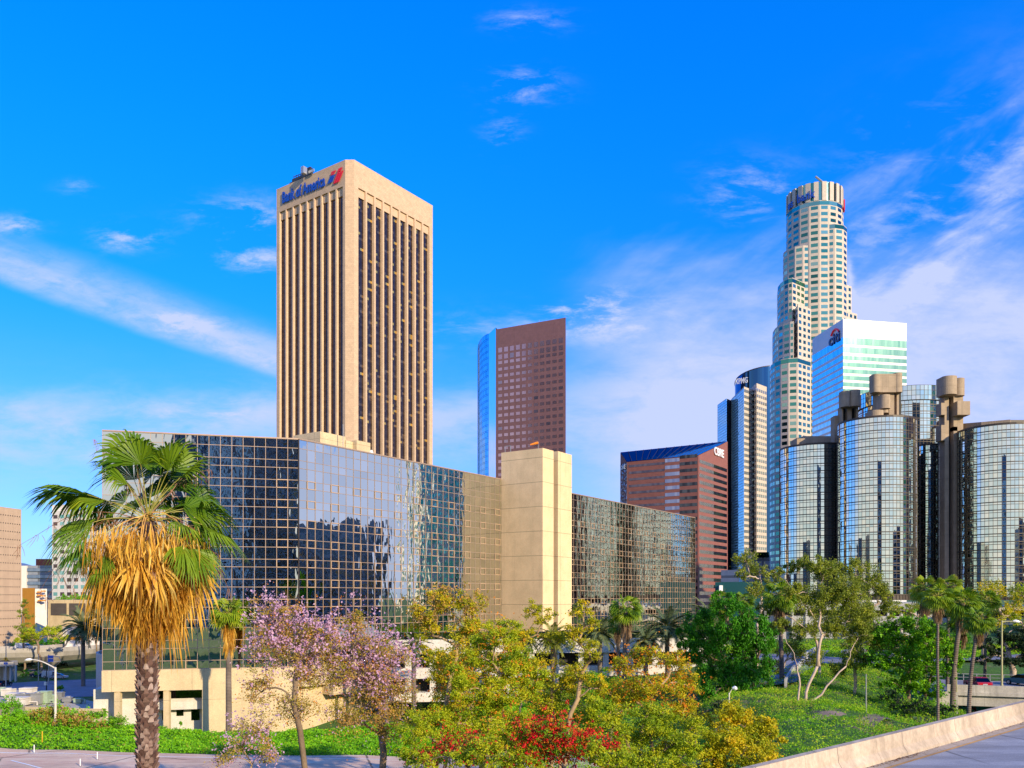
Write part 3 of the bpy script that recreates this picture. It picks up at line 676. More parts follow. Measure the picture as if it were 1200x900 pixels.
def ribface(a, d, n, L, nb, e0, e1):
    w = (L-e0-e1)/nb
    for i in range(nb+1):
        m = MB(); hw = .84; c = e0+i*w
        lo = 0 if i == 0 else c-hw; hi = L if i == nb else c+hw
        P = [a+d*lo-n*1.45, a+d*hi-n*1.45, a+d*(hi-.3 if i < nb else hi)-n*0.0, a+d*(lo+.3 if i else lo)-n*0.0]
        if (P[1]-P[0])[0]*n[1]-(P[1]-P[0])[1]*n[0] > 0: P = [P[0], P[1], P[2], P[3]]
        ar = sum(P[k][0]*P[(k+1) % 4][1]-P[(k+1) % 4][0]*P[k][1] for k in range(4))
        if ar < 0: P = P[::-1]
        m.prism([tuple(p) for p in P], 5, GT-12.9, top=False); m.build('pier', M['granite'], bo)
    for i in range(nb):
        hw = .84; m = MB(); x0, x1 = e0+i*w+hw-.05, e0+(i+1)*w-hw+.05; z = GT-17.2; h = 3.95
        while z > 8:
            for (q0, q1) in ((x0, (x0+x1)/2), ((x0+x1)/2, x1)):
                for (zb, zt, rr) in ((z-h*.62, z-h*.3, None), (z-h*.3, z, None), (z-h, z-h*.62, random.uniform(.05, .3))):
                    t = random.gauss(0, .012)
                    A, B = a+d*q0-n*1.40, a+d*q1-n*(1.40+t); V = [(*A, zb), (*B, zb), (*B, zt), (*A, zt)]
                    rr2 = rr if rr is not None else (random.uniform(.8, 1) if random.random() < .07 else random.uniform(0, .80))  # few panes take the painted gold reflection
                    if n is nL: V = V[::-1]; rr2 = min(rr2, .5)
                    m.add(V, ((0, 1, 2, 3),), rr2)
            z -= h
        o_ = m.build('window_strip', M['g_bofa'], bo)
        mm = MB(); P = [a+d*x0-n*1.44, a+d*x1-n*1.44, a+d*x1-n*.75, a+d*x0-n*.75]
        if n is nL: P = P[::-1]
        mm.prism([tuple(p) for p in P], GT-17.2, GT-12.92); mm.build('spandrel', M['granite'], bo)
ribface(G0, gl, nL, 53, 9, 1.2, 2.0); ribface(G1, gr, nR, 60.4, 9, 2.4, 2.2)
tcn = G0+gl*31+nL*.5; text('Bank of America', 8.2, (tcn[0], tcn[1], GT-6.6), (-gl[0], -gl[1], 0), M['blue_sign'], bo, 'sign_lettering', .3, .022, .61, 1.0)
fl = np.array(G0+gl*7.5+nL*.6); bl, rd_ = MB(), MB()
def para(mb, x0, x1, z0, z1, sk, bend=0):
    A = []
    for (x, z) in ((x0, z0), (x1, z0), (x1+sk, z1), (x0+sk, z1)):
        p = fl-gl*x; A.append((p[0], p[1], GT-6.5+z))
    n3 = (nL[0]*.25, nL[1]*.25, 0); Bk = [tuple(np.array(q)-n3) for q in A]
    mb.add(A+Bk, ((0, 1, 2, 3), (7, 6, 5, 4), (0, 4, 5, 1), (1, 5, 6, 2), (2, 6, 7, 3), (3, 7, 4, 0)))
for i in range(3): para(rd_, -.6+i*1.55, .45+i*1.55, -3.6, 1.2, 3.2)
for i in range(2): para(rd_, -1.0+i*1.5+3.2, .2+i*1.5+3.2, 1.5, 3.0, 1.1)
for i in range(3): para(bl, -4.9+i*1.35, -4.0+i*1.35, -2.4, .9, 2.2)
for i in range(2): para(rd_, -2.4+i*.1, -.2+i*.9, 1.2+i*.95, 1.9+i*.95, .5)
bl.build('flag_logo_blue', M['blue_sign'], bo); rd_.build('flag_logo_red', M['red_sign'], bo)
rg = root('window_washing_rig', (GL[0]+12, GL[1]-5, GT), 'dark window-washing rig perched on the ribbed tower roof edge', 'roof crane')
ro = G0+gl*26-nL*.3; m = MB()
m.obox(ro, gl, 0, 15, -.2, -1.6, GT+.6, GT+2.2); m.obox(ro, gl, 15, 17, -.2, -1.6, GT-.6, GT+.9) 
m.build('cradle', M['dkmetal'], rg); m = MB()
for k in range(9): m.obox(ro, gl, k*1.8, k*1.8+.3, -1, -1.3, GT+2.2, GT+3.4+random.random())
m.obox(ro, gl, 0, 14, -1, -1.25, GT+3.6, GT+3.85); m.obox(ro, gl, 1, 4, -.6, -1.5, GT+2.2, GT+5.0); m.obox(ro, gl, 5, 8, -.6, -1.5, GT+2.2, GT+3.6); m.build('railing', M['mull_dark'], rg)
m = MB(); m.obox(ro, gl, 1, 3, 1.5, 4, GT, GT+3.5); m.obox(ro, gl, -4, 0, 1, 1.5, GT+.2, GT+1.6); m.build('carriage', M['metal'], rg)

# ================================================================ brown tower with a glass prow
W1 = np.array((X(663, 560), 560.)); W0 = np.array((X(581, 585), 585.)); WT = Z(372, 560)
bt = root('brown_granite_tower', (W1[0], W1[1], 8), 'dark brown granite tower with a knife edge and square windows', 'skyscraper')
wd_ = (W1-W0)/np.linalg.norm(W1-W0); LW = np.linalg.norm(W1-W0)
wa = MB(); poly = [tuple(W0), tuple(W1), tuple(W1+np.array((-6, 26))), tuple(W0+np.array((14, 40)))]; wa.prism(poly, 8, WT); wa.build('wall', M['brown'], bt)
wq = []; nn = np.array((wd_[1], -wd_[0]))
nb = 11; bw = (LW-2.4)/nb; z = WT-13.3; k = 0
while z > 60:
    fh = 4.6 if k else 4.8; hgt = 3.3 if k < 2 else 2.05
    for c in range(nb):
        x0, x1 = 1.2+c*bw+bw*.17, 1.2+(c+1)*bw-bw*.17; A, B = W0+wd_*x0+nn*.06, W0+wd_*x1+nn*(.06+random.gauss(0, .01))
        wq.append(((( *A, z-hgt)), 0)) if 0 else wq.append((((*A, z-hgt), (*B, z-hgt), (*B, z), (*A, z)), ((0, 1, 2, 3),), random.random()))
    z -= fh; k += 1
many(bt, 'window', wq, M['g_purple'], 100, 'windows')
gq2 = []; f3 = MB(); Pn = np.array((X(573, 600), 600.)); pr_ = [tuple(np.array((X(559.8, 640), 640.)))]+[(X(p, y), y) for p, y in ((560.2, 628), (562, 618), (565, 610), (568.5, 604), (572.5, 600))]
curtain(pr_, 8, Z(391, 600), 2.0, [3.4, 1.0], gq2, f3, .004, .12, .08, hmull=.2)
gq3 = []; curtain([pr_[-1], tuple(W0+np.array((0, .2)))], 8, Z(391, 600)-.2, 2.4, [4.2], gq3, MB(), .001)
m = MB(); [m.add(*q_) for q_ in gq2]; gp = m.build('glass_prow', M['g_blue'], bt); f3.build('mullion_grid', M['g_deep'], gp)
m = MB(); [m.add(*q_) for q_ in gq3]; m.build('mirror_return', glass('clear_sky_mirror', [(0, (.75, .8, .85)), (1, (.8, .85, .9))], .01, 1, 0), bt)
m = MB(); m.prism([tuple(np.array(p)+(.1, .3)) for p in pr_]+[tuple(W0+np.array((.1, .6))), tuple(W0+np.array((12, 38)))], 8, Z(391, 600)-.4); m.build('core', M['dark'], bt)
m = MB(); m.tube([(W0[0]+16, 582, WT), (W0[0]+16, 582, WT+2.6)], .15); m.tube([(W0[0]+30, 575, WT), (W0[0]+30, 575, WT+3.2)], .15); m.build('antenna', M['metal'], bt)

# ================================================================ red granite tower with sloping roof
K0 = np.array((69.3, 504.)); K1 = np.array((107., 480.)); K2 = np.array((133.7, 518.5)); K3 = np.array((66.5, 513.))
cb = root('red_granite_tower', (107, 480, 10), 'red granite office tower with a sloping blue glass roof and white name on the gable', 'office tower')
zK = [Z(541, 504), Z(533, 480), Z(517, 518.5), Z(530, 513)]
m = MB(); poly = [tuple(K0), tuple(K1), tuple(K2), tuple(K3)]; m.prism(poly, 8, [z-.3 for z in zK], top=False); m.build('wall', M['redgranite'], cb)
m = MB(); m.add([(*K0, zK[0]), (*K1, zK[1]), (*K2, zK[2]), (*K3, zK[3])], ((0, 1, 2), (0, 2, 3)), .5); ro_ = m.build('glass_roof', M['g_deep'], cb)
m = MB()
for i in range(1, 14):
    t = i/14; a = Vector((*K0, zK[0])).lerp(Vector((*K1, zK[1])), t)+Vector((0, 0, .15)); b = Vector((*K3, zK[3])).lerp(Vector((*K2, zK[2])), t)+Vector((0, 0, .15)); m.tube([a, b], .12, 4)
m.build('roof_rib', M['mull_dark'], ro_)
fh = 4.0
def sub_edge(a, b, t0, t1): a, b = V2(a), V2(b); return a+(b-a)*t0, a+(b-a)*t1
def ribbon(root_, a, b, z_top, fh, frac, mat, name='window_band', colw=1.6, zmin=12, tall=0, off=.08, every=1):
    z = z_top
    while z-fh > zmin:
        L = []; bands([tuple(a), tuple(b)], [(z-fh*frac, z)], None, L, edges=[0], colw=colw, off=off); L[0][1].build(name, mat, root_); z -= fh*every
Wd = (K1-K0); LK = np.linalg.norm(Wd)
a, b = sub_edge(K0, K1, .03, .54); ribbon(cb, a, b, zK[0]-2.2, fh, .36, M['g_cbre'])
a, b = sub_edge(K0, K1, .545, .745); ribbon(cb, a, b, zK[0]-.6, fh, .52, glass('lilac_glass', [(0, (.20, .24, .42)), (1, (.34, .38, .55))], .1, 1, .02))
a, b = sub_edge(K0, K1, .75, .985); ribbon(cb, a, b, zK[0]+.6, fh, .46, M['g_dark'])
a, b = sub_edge(K1, K2, .03, .97); b_mid = a+(b-a)*.5
ribbon(cb, b_mid, b, zK[1]-2.4, fh, .5, M['g_dark'])  # far half: a dark building reflection put into the pane tint
ribbon(cb, a, b_mid, zK[1]-2.4, fh, .5, glass('sunlit_tint_ribbon_glass', [(0, (.80, .62, .50)), (1, (.95, .75, .6))], .22, 1, .02))  # near half: reflected sunlight put into the pane tint
lg, lm = [], MB(); curtain([tuple(K3), tuple(K0)], 10, zK[0]-.5, 2.4, [2.2, 1.8], lg, lm); m = MB(); [m.add(q_[0], q_[1], q_[2]) for q_ in lg]; gp = m.build('side_glazing', M['g_blue'], cb); lm.build('mullion_grid', M['mull_dark'], gp)
p = K1+(K2-K1)*.58; nk = np.array(((K2-K1)[1], -(K2-K1)[0])); nk /= np.linalg.norm(nk); p = p+nk*.4
text('CBRE', 6.6, (p[0]+2.2, p[1]+3.0, Z(530.5, 505)), (*(K2-K1), 0), M['white_sign'], cb, 'sign_lettering', .5, .02, 1.0)
p = K3+(K0-K3)*.5; text('CBRE', 3.4, (p[0]-.6, p[1]-.4, zK[0]-3.0), (*(K0-K3), 0), M['white_sign'], cb, 'sign_lettering', .3, .02, .8)

# ================================================================ blue glass tower with domed prow
bt2 = root('blue_glass_tower', (160, 560, 10), 'slim blue glass tower with a curved dark roof and beige window faces', 'office tower')
def pxp(px, Y): return np.array((X(px, Y), Y))
q1, q2, q3 = pxp(841, 606), pxp(851.7, 586), pxp(857.5, 592)
q4, q5, q6 = pxp(857.5, 588), pxp(872, 556), pxp(883.5, 566)
q7, q8, q9 = pxp(884, 575), pxp(886.7, 556), pxp(898.5, 566)
def glaz(root_, path, z0, z1, colw, rows, gm, fm, name='glass_wall', mull=.14, hm=None, tilt=.004):
    a_, b_ = [], MB(); curtain(path, z0, z1, colw, rows, a_, b_, tilt, mull, .1, hmull=hm); m = MB(); [m.add(q_[0], q_[1], q_[2]) for q_ in a_]; g_ = m.build(name, gm, root_); b_.build('mullion_grid', fm, g_)
    return g_
zA, zB, zC, zD = Z(475, 606), Z(467.5, 586), Z(453, 556), Z(449, 556)
glaz(bt2, [q1, q2], 20, Z(471, 596), 2.2, [1.9, 1.9], M['g_blue'], M['frame_blue'], hm=.4)
glaz(bt2, [q2, q3], 20, zB, 2.5, [3.8], M['g_deep'], M['mull_dark'], hm=.3)
glaz(bt2, [q4, q5], 20, zC-1, 2.2, [1.9, 1.9], M['g_blue'], M['frame_blue'], hm=.4)
m = MB(); m.prism([tuple(q5), tuple(q6), tuple(q6+(0, 20)), tuple(q4+(2, 20)), tuple(q4+(.4, .4))], 20, zC); m.build('wall', M['usbank'], bt2)
ribbon(bt2, q5+(.15, 0), q6-(.15, 0), zC-1.6, 3.9, .5, M['g_lit'], zmin=22, colw=2.2)
m = MB(); m.prism([tuple(q6+(.3, 3)), tuple(q8+(.0, 6)), tuple(q8+(0, 20)), tuple(q6+(0, 20))], 20, zC-1); m.build('dark_slot', M['g_deep'], bt2)
wl = MB(); wq = []; punched([tuple(q8), tuple(q9), tuple(q9+(0, 20)), tuple(q8+(0, 20))], 20, zD, 3.9, 3.1, .72, .52, wl, wq, 2.4); wl.build('wall', M['usbank'], bt2); many(bt2, 'window', wq, M['g_lit'], 100, 'windows')
m = MB(); cx, cy, rr = X(888, 585), 585, 15.5
ar_ = arc(cx, cy, rr, 150, 284, 26); 
for i in range(26):
    a, b = ar_[i], ar_[i+1]; za = Z(449-18*(i/26)**.6, 575); zb_ = Z(449-18*((i+1)/26)**.6, 575)
    m.add([(*a, 20), (*b, 20), (*b, zb_), (*a, za)], ((0, 1, 2, 3),)); m.add([(*a, za), (*b, zb_), (cx+4, cy+6, zb_-.5)], ((0, 1, 2),), .3)
gp = m.build('curved_roof', M['g_deep'], bt2)
m = MB()
for i in range(26): a, b = ar_[i], ar_[i+1]; za = Z(449-18*(i/26)**.6, 575); zb_ = Z(449-18*((i+1)/26)**.6, 575); m.tube([(*a, za+.1), (*b, zb_+.1)], .35, 4)
m.build('roof_rim', M['mull_dark'], gp)
p = V2(ar_[9])*.999; text('KPMG', 5.2, (X(869, 560), 560, Z(446.5, 560)), (.8, -.6, 0), M['white_sign'], bt2, 'sign_lettering', .3, .02, .62)
# ================================================================ round crowned tower
ub = root('round_crown_tower', (X(954.5, 620), 620, 12), 'tallest pale granite tower, round and stepped with a serrated crown', 'skyscraper')
SB = 1.12; wall, wq = MB(), []
def circ(px, Y, r, n, a0=0): Y = Y*SB; r = r*SB; x = X(px, Y); return [(x+r*math.cos(R(a0+360*i/n)), Y+r*math.sin(R(a0+360*i/n))) for i in range(n)]
FHT = 4.45*SB
def tier(poly, top_y, Yt, band=True, bay=7.5, fw=.68, skip=None, fhh=.54):
    bay *= SB; zt = Z(top_y, Yt*SB); bandmb = MB(); sk = (3.2 if band else .4) if skip is None else skip
    punched(poly, 12, zt, FHT, bay, fw, fhh, wall, wq, sk+.2)
    if band:
        for i in range(len(poly)):
            a, b = V2(poly[i]), V2(poly[(i+1) % len(poly)])
            if facing(a, b):
                d = b-a; d /= np.linalg.norm(d); n = np.array((d[1], -d[0]))*.06; A, B = a+n, b+n
                bandmb.add([(*A, zt-3.6), (*B, zt-3.6), (*B, zt-.5), (*A, zt-.5)], ((0, 1, 2, 3),))
        bandmb.build('glass_band', M['g_teal'], ub)
core = circ(954.5, 620, 20.0, 18); tier(core, 236, 602, True, skip=3.0)
tier(circ(970.6, 612, 12.7, 11, 8), 262.5, 600, True, bay=9)
tier(circ(939, 616, 13.0, 14), 288, 604, False)
def pf(l): return [(X(p, y*SB), y*SB) for p, y in l]
# stepped wings, nearest last
tier(pf([(910.5, 622), (911.5, 611), (914.5, 604), (919, 598), (924, 594.5), (928.5, 593), (943, 603), (943, 625)]), 326, 594, True, bay=4.6)
tier(pf([(905, 625), (905.6, 612), (908, 604), (912, 597), (918, 592), (926, 588), (930, 587), (936, 600), (936, 625)]), 378, 590, False, bay=4.6)
tier(pf([(929, 600), (935, 585), (950.5, 594), (950.5, 612)]), 357, 585, False, bay=4.9, fw=.56)
tier(pf([(900.5, 625), (901, 608), (903.5, 597), (908, 589), (915, 583), (924, 579.5), (935, 578), (950, 588), (950, 612)]), 419, 578, True, bay=5.0)
tier(pf([(984, 608), (998, 616), (998, 630), (984, 630)]), 331, 608, False, bay=4.9, fw=.56)
tier(pf([(985, 605), (1004.5, 616), (1004.5, 630), (985, 630)]), 362, 605, False, bay=4.9, fw=.56)
wall.build('wall', M['usbank'], ub)
def pf(l): return [(X(p, y), y) for p, y in l]
many(ub, 'window', wq, M['g_teal'], 100, 'windows')
cx, cy = X(954.5, 620*SB), 620*SB; z0, z1 = Z(236, 602*SB), Z(214, 602*SB)
for i in range(22):
    a0 = 360*i/22+8; m = MB(); gl_ = MB()
    P = [(cx+r*math.cos(R(a)), cy+r*math.sin(R(a))) for r, a in ((16*SB, a0-4.6), (20.1*SB, a0-4.6), (20.1*SB, a0+4.6), (16*SB, a0+4.6))]; m.prism(P, z0, z1)
    m.build('crown_pier', M['usbank'], ub)
    P = [(cx+r*math.cos(R(a)), cy+r*math.sin(R(a))) for r, a in ((15*SB, a0+4.7), (18.8*SB, a0+4.7), (18.8*SB, a0+11.6), (15*SB, a0+11.6))]; gl_.prism(P, z0, z1+.3)
    gl_.build('crown_glazing', M['g_teal'], ub)
m = MB(); m.prism([(cx+16*math.cos(R(a)), cy+16*math.sin(R(a))) for a in range(0, 360, 20)], z0-1, z1-2); m.build('crown_core', M['usbank'], ub)
for i, ch in enumerate('us bank'):
    a = 192+i*9.0
    if ch != ' ': text(ch, 9.5, (cx+23.2*math.cos(R(a)), cy+23.2*math.sin(R(a)), Z(231-.5*i, 602*SB)), (-math.sin(R(a)), math.cos(R(a)), 0), M['blue_sign'], ub, 'sign_letter', .5, .02, .75)
m = MB(); a = -22; m.prism([(cx+r*math.cos(R(q)), cy+r*math.sin(R(q))) for r, q in ((22.7, -24), (23.5, -24), (23.5, -12), (22.7, -12))], Z(239, 602*SB), Z(226, 602*SB)); m.build('red_logo_panel', M['red_sign'], ub)
m = MB(); m.tube([(cx+2, cy-12, z1-1), (cx+1, cy-15, z1+3), (cx-5, cy-16, z1+7)], [1.0, .9, .8], 6); m.build('roof_crane', M['metal'], ub)

# ================================================================ white banded tower
S_ = 1.09; I0 = np.array((X(988, 545), 545.)); IL = np.array((X(952, 587), 587.)); IR = np.array((X(1062.4, 554), 554.)); IT = Z(373.6, 545)
ci = root('white_banded_tower', (I0[0], I0[1], 12), 'white box tower with green window bands and a dark logo near its top corner', 'office tower')
m = MB(); m.prism([tuple(I0), tuple(IR), tuple(IR+(-4, 38)), tuple(IL)], 12, IT); m.build('wall', M['white_panel'], ci)
zt = IT-10.9*S_
bl_ = []
zb = []
for k, h in enumerate([4.2, 3.6]+[2.5]*36): 
    h *= S_; zb.append((zt-h, zt)); zt -= S_*(5.6 if k == 0 else 5.4 if k == 1 else 3.98)
    if zt < 20: break
L = []; bands([tuple(I0), tuple(IR)], zb, None, L, edges=[0], colw=1.6, off=.08); [mb.build('window_band', M['g_green'], ci) for _, mb in L]
L = []; bands([tuple(IL), tuple(I0)], zb, None, L, edges=[0], colw=1.6, off=.08); [mb.build('window_band', M['g_blue'], ci) for _, mb in L]
li = (I0-IL)/np.linalg.norm(I0-IL); c = IL+li*31.5; c = c+np.array((li[1], -li[0]))*.4
text('citi', 10.0, (c[0], c[1], IT-9.8), (*li, 0), M['navy_sign'], ci, 'sign_lettering', .5, .02, 1.25)
m = MB(); n3 = np.array((li[1], -li[0])); 
P = []
for i in range(13):
    t = -1+i/6; q = c+li*(t*5+1)+n3*.2; P.append((q[0], q[1], IT-3.8-2.8*t*t))
m.tube(P, .55, 6); m.build('logo_arc', M['red_sign'], ci)

# ================================================================ cluster of mirrored glass drums
dh = root('mirrored_drum_hotel', (X(1050, 320), 320, 14), 'hotel of mirrored glass cylinders with raw concrete lift shafts', 'hotel')
def drum(px, Y, r, zt, zb=22, n=40, nm='glass_drum', rows=(1.9, .9)):
    cx, cy = X(px, Y), Y; a_, b_ = [], MB(); pts = [(cx+r*math.cos(R(a)), cy+r*math.sin(R(a))) for a in np.linspace(-200, 20, n+1)]
    zs = [zt-.4]; i = 0
    while zs[-1] > zb+2: zs.append(zs[-1]-rows[i % len(rows)]); i += 1
    g_ = MB()
    for j in range(n):
        A, B = V2(pts[j]), V2(pts[j+1]); d = (B-A)/np.linalg.norm(B-A); nn = np.array((d[1], -d[0]))
        tl = random.gauss(0, .006)
        for k in range(len(zs)-1):
            t, s = tl+random.gauss(0, .002), random.gauss(0, .002); w = np.linalg.norm(B-A)*.5
            P = [(*(A-nn*t*w), zs[k+1]), (*(B+nn*t*w), zs[k+1]), (*(B+nn*(t*w+s)), zs[k]), (*(A-nn*(t*w-s)), zs[k])]
            g_.add(P, ((0, 1, 2, 3),))
        b_.tube([(*(A*1), zb), (*(A*1), zt)], .085, 4, cap=False)
        for k, z in enumerate(zs): q = nn*.04; hh_ = .17 if k % 2 else .09; b_.add([(*(A+q), z-hh_), (*(B+q), z-hh_), (*(B+q), z+hh_), (*(A+q), z+hh_)], ((0, 1, 2, 3),))
        if j % 4 == 1:
            for k in range(2+(j*3) % 2, len(zs)-1, 2): q = nn*.07; m_ = (A+B)/2; b_.add([(*(A+q), zs[k]-.14), (*(B+q), zs[k]-.14), (*(B+q), zs[k]+.16), (*(A+q), zs[k]+.16)], ((0, 1, 2, 3),))
    o_ = g_.build(nm, M['g_drum'], dh); b_.build('mullion_grid', M['mull_brown'], o_)
    m = MB(); m.prism([(cx+(r-.15)*math.cos(R(a)), cy+(r-.15)*math.sin(R(a))) for a in range(0, 360, 9)], zb, zt-.1); m.prism([(cx+(r+.12)*math.cos(R(a)), cy+(r+.12)*math.sin(R(a))) for a in range(0, 360, 9)], zt-.42, zt+.25); m.build('drum_roof', M['mull_brown'], o_)
drum(1027, 312, 13.7, Z(488, 300)); drum(955, 338, 13.7, Z(520, 326)); drum(1171.5, 306, 13.9, Z(496.5, 294))
drum(1058, 350, 17.6, Z(467, 333), n=48)
drum(1098, 338, 7.0, Z(500, 331), n=26); drum(1134, 322, 4.8, Z(513, 318), n=20); drum(1088, 328, 3.9, Z(520, 324), n=16); drum(1000, 352, 9, Z(520, 340), n=26)
# lounge ring on the core
cx, cy = X(1058, 350), 350
m = MB(); m.prism([(cx+17.0*math.cos(R(a)), cy+17.0*math.sin(R(a))) for a in range(0, 360, 9)], Z(485, 333), Z(467, 333)); m.build('lounge_band', glass('violet_lounge_glass', [(0, (.16, .13, .20)), (1, (.22, .18, .28))], .1, .9, .01), dh)
a_, g_ = [], MB(); pts = [(cx+18.2*math.cos(R(a)), cy+18.2*math.sin(R(a))) for a in np.linspace(-200, 20, 45)]
b_ = MB(); curtain(pts, Z(468, 332), Z(451, 332), 9, [2.0], a_, b_, .006, .12, .1, fixed=True)
b2 = []
[g_.add(*q_) for q_ in a_]; o_ = g_.build('glass_drum', M['g_drum'], dh); b_.build('mullion_grid', M['mull_brown'], o_)
m = MB(); m.prism([(cx+17.9*math.cos(R(a)), cy+17.9*math.sin(R(a))) for a in range(0, 360, 9)], Z(468, 332), Z(451.2, 332)); m.build('drum_roof', M['mull_brown'], dh)
def lobe(mb, px0, px1, y0, y1, Y, depth=None):
    """rounded concrete block: half round towards the viewer"""
    x0, x1 = X(px0, Y), X(px1, Y); r = (x1-x0)/2; c = (x0+x1)/2; pts = [(c+r*math.cos(R(a)), Y+r*.8*math.sin(R(a))) for a in range(180, 361, 15)]+[(x1, Y+r*1.6), (x0, Y+r*1.6)]
    mb.prism(pts, Z(y1, Y), Z(y0, Y))
def blk(mb, px0, px1, y0, y1, Y, d=4): mb.prism([(X(px0, Y), Y), (X(px1, Y), Y), (X(px1, Y), Y+d), (X(px0, Y), Y+d)], Z(y1, Y), Z(y0, Y))
def shaft(parts, slots):
    m = MB()
    for p in parts: (lobe if p[0] == 'l' else blk)(m, *p[1:])
    o_ = m.build('concrete_shaft', M['brutal'], dh)
    if slots:
        m = MB(); [blk(m, *s) for s in slots]; m.build('dark_slot', M['dark'], o_)
shaft([('b', 1028, 1050, 438, 459.5, 309, 6), ('l', 1022, 1032, 439, 460, 310), ('l', 1047, 1057, 437.5, 460, 310), ('b', 1029.5, 1034, 459, 492, 310.5, 5), ('b', 1042, 1048, 459, 492, 310.5, 5), ('l', 1031, 1043, 463, 479, 308.5), ('l', 1033.5, 1041, 479, 484, 309), ('b', 1051, 1053.5, 459, 492, 311, 3), ('l', 1019, 1035, 481.5, 490, 307)],
      [(1034, 1042, 459, 492, 314, 1), (1048, 1056, 459, 492, 314, 1)])
shaft([('l', 986, 996, 458.5, 477, 321), ('l', 995.5, 1008, 457.5, 476.5, 321), ('b', 993, 998, 476, 500, 323, 4), ('b', 986.5, 988, 476, 510, 323, 4), ('b', 1003.5, 1006, 476, 500, 323, 4), ('b', 978, 986, 487, 530, 326, 4)],
      [(988, 993, 476, 505, 325, 1), (998, 1003.5, 476, 505, 325, 1)])
shaft([('l', 1104, 1121, 441.5, 463, 309), ('l', 1119, 1130, 443.5, 464, 311), ('b', 1107, 1112, 462, 705, 311, 4), ('b', 1117.5, 1128.8, 462, 505, 311, 5), ('b', 1117.5, 1122, 500, 705, 311, 4), ('b', 1122, 1137, 470, 486, 308, 6), ('b', 1103, 1108, 472, 486, 310, 4), ('b', 1103, 1108, 498, 516, 310, 4)],
      [(1112, 1117.5, 463, 705, 313.5, 1)])
m = MB()
m.prism([(X(1120, 316), 316), (X(1150, 306), 306), (X(1184, 301), 301), (X(1186, 312), 312), (X(1186, 322), 322), (X(1120, 326), 326)], Z(510, 300), [Z(497, 316), Z(494.5, 306), Z(491.5, 301), Z(491.5, 302), Z(491, 302), Z(496, 312)]); m.build('roof_slab', M['brutal'], dh)
m = MB(); blk(m, 934, 990, 513, 524, 334, 8); blk(m, 941, 985, 511, 513.5, 336, 5); m.build('roof_slab', M['brutal'], dh)
m = MB(); blk(m, 1184, 1230, 492, 500, 306, 10); m.build('roof_slab', M['mull_dark'], dh)
m = MB(); m.prism([(X(905, 296), 296), (X(1290, 282), 282), (X(1290, 380), 380), (X(905, 380), 380)], 12, Z(712, 290)); m.build('podium', M['white_conc'], dh)
for (p0, p1, y0, y1) in ((920, 1000, 715, 722), (1010, 1085, 714, 722), (1095, 1200, 715, 724)):
    m = MB(); blk(m, p0, p1, y0, y1, 283, 1) if p0 > 1090 else blk(m, p0, p1, y0, y1, 287.5 if p0 > 1000 else 292, 1); m.build('podium_window', M['g_dark'], dh)

# ================================================================ smaller buildings on the right
tb = root('teal_annex', (X(870, 290), 290, 12), 'low dark teal building behind the dense green tree', 'building')
m = MB(); m.prism([(X(838, 290), 290), (X(902, 280), 280), (X(902, 300), 300), (X(838, 310), 310)], 10, Z(682, 288)); m.build('wall', M['tealroof'], tb)
m = MB(); m.prism([(X(845, 310), 310), (X(866, 305), 305), (X(866, 325), 325), (X(845, 330), 330)], 10, Z(668, 308)); m.build('penthouse', M['slate'], tb)
m = MB(); blk(m, 843, 847, 686, 696, 288, 1); m.build('door', M['white'], tb)
tb = root('striped_low_building', (X(893, 400), 400, 12), 'small building with blue glass band between the blue tower and the round tower', 'building')
m = MB(); blk(m, 884, 902, 650, 720, 400, 20); m.build('wall', M['slate'], tb); m = MB(); blk(m, 885, 901, 647, 653, 399, 5); m.build('window_band', M['g_teal'], tb)
pg = root('parking_structure', (X(950, 205), 205, 10), 'pale parking structure seen through the gum tree limbs', 'parking structure')
for (y0, y1) in ((706, 715), (722, 733), (741, 752), (760, 775)):
    m = MB(); m.prism([(X(890, 212), 212), (X(1075, 205), 205), (X(1075, 235), 235), (X(890, 240), 240)], Z(y1, 208), Z(y0, 208)); m.build('deck_slab', M['podium'], pg)
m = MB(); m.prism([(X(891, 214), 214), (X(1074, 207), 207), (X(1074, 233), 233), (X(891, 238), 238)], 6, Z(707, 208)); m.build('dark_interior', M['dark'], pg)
for p in range(896, 1075, 16): m = MB(); blk(m, p, p+2.2, 707, 785, 206.5-(0 if p > 980 else -3), .7); m.build('column', M['podium'], pg)

# ================================================================ background on the left
tl = root('tan_slotted_tower', (X(0, 262), 262, 0), 'tan office block with rows of tiny slots, cut by the frame edge', 'office building')
a, b = pxp(-60, 244), pxp(25, 271); m = MB(); m.prism([tuple(a), tuple(b), tuple(b+(-30, 15)), tuple(a+(-30, 15))], 0, 51.5); m.build('wall', M['tan'], tl)
d = (b-a)/np.linalg.norm(b-a); L_ = np.linalg.norm(b-a); sq = []; nn = np.array((d[1], -d[0])); z = 49.2
while z > 4:
    x = .9
    while x < L_-.6:
        A, B = a+d*x+nn*.05, a+d*(x+.34)+nn*.05; sq.append((((*A, z-.34), (*B, z-.34), (*B, z), (*A, z)), ((0, 1, 2, 3),), .2)); x += .95
    z -= 2.52
many(tl, 'window_slot', sq, M['mull_dark'], 100, 'window_slots')
wb = root('white_apartment_block', (X(90, 400), 400, 0), 'white apartment block with square windows behind the big palm', 'apartment building')
wall, wq = MB(), []; punched(pf([(61, 400), (135, 386), (135, 420), (61, 430)]), 0, Z(598, 395), 3.35, 4.3, .6, .5, wall, wq, 1)
wall.build('wall', M['whitewall'], wb); many(wb, 'window', wq, glass('mixed_window_glass', [(0, (.08, .05, .06)), (.5, (.15, .10, .10)), (.55, (.2, .5, .48)), (1, (.35, .65, .6))], .2, .5, 0), 100, 'windows')
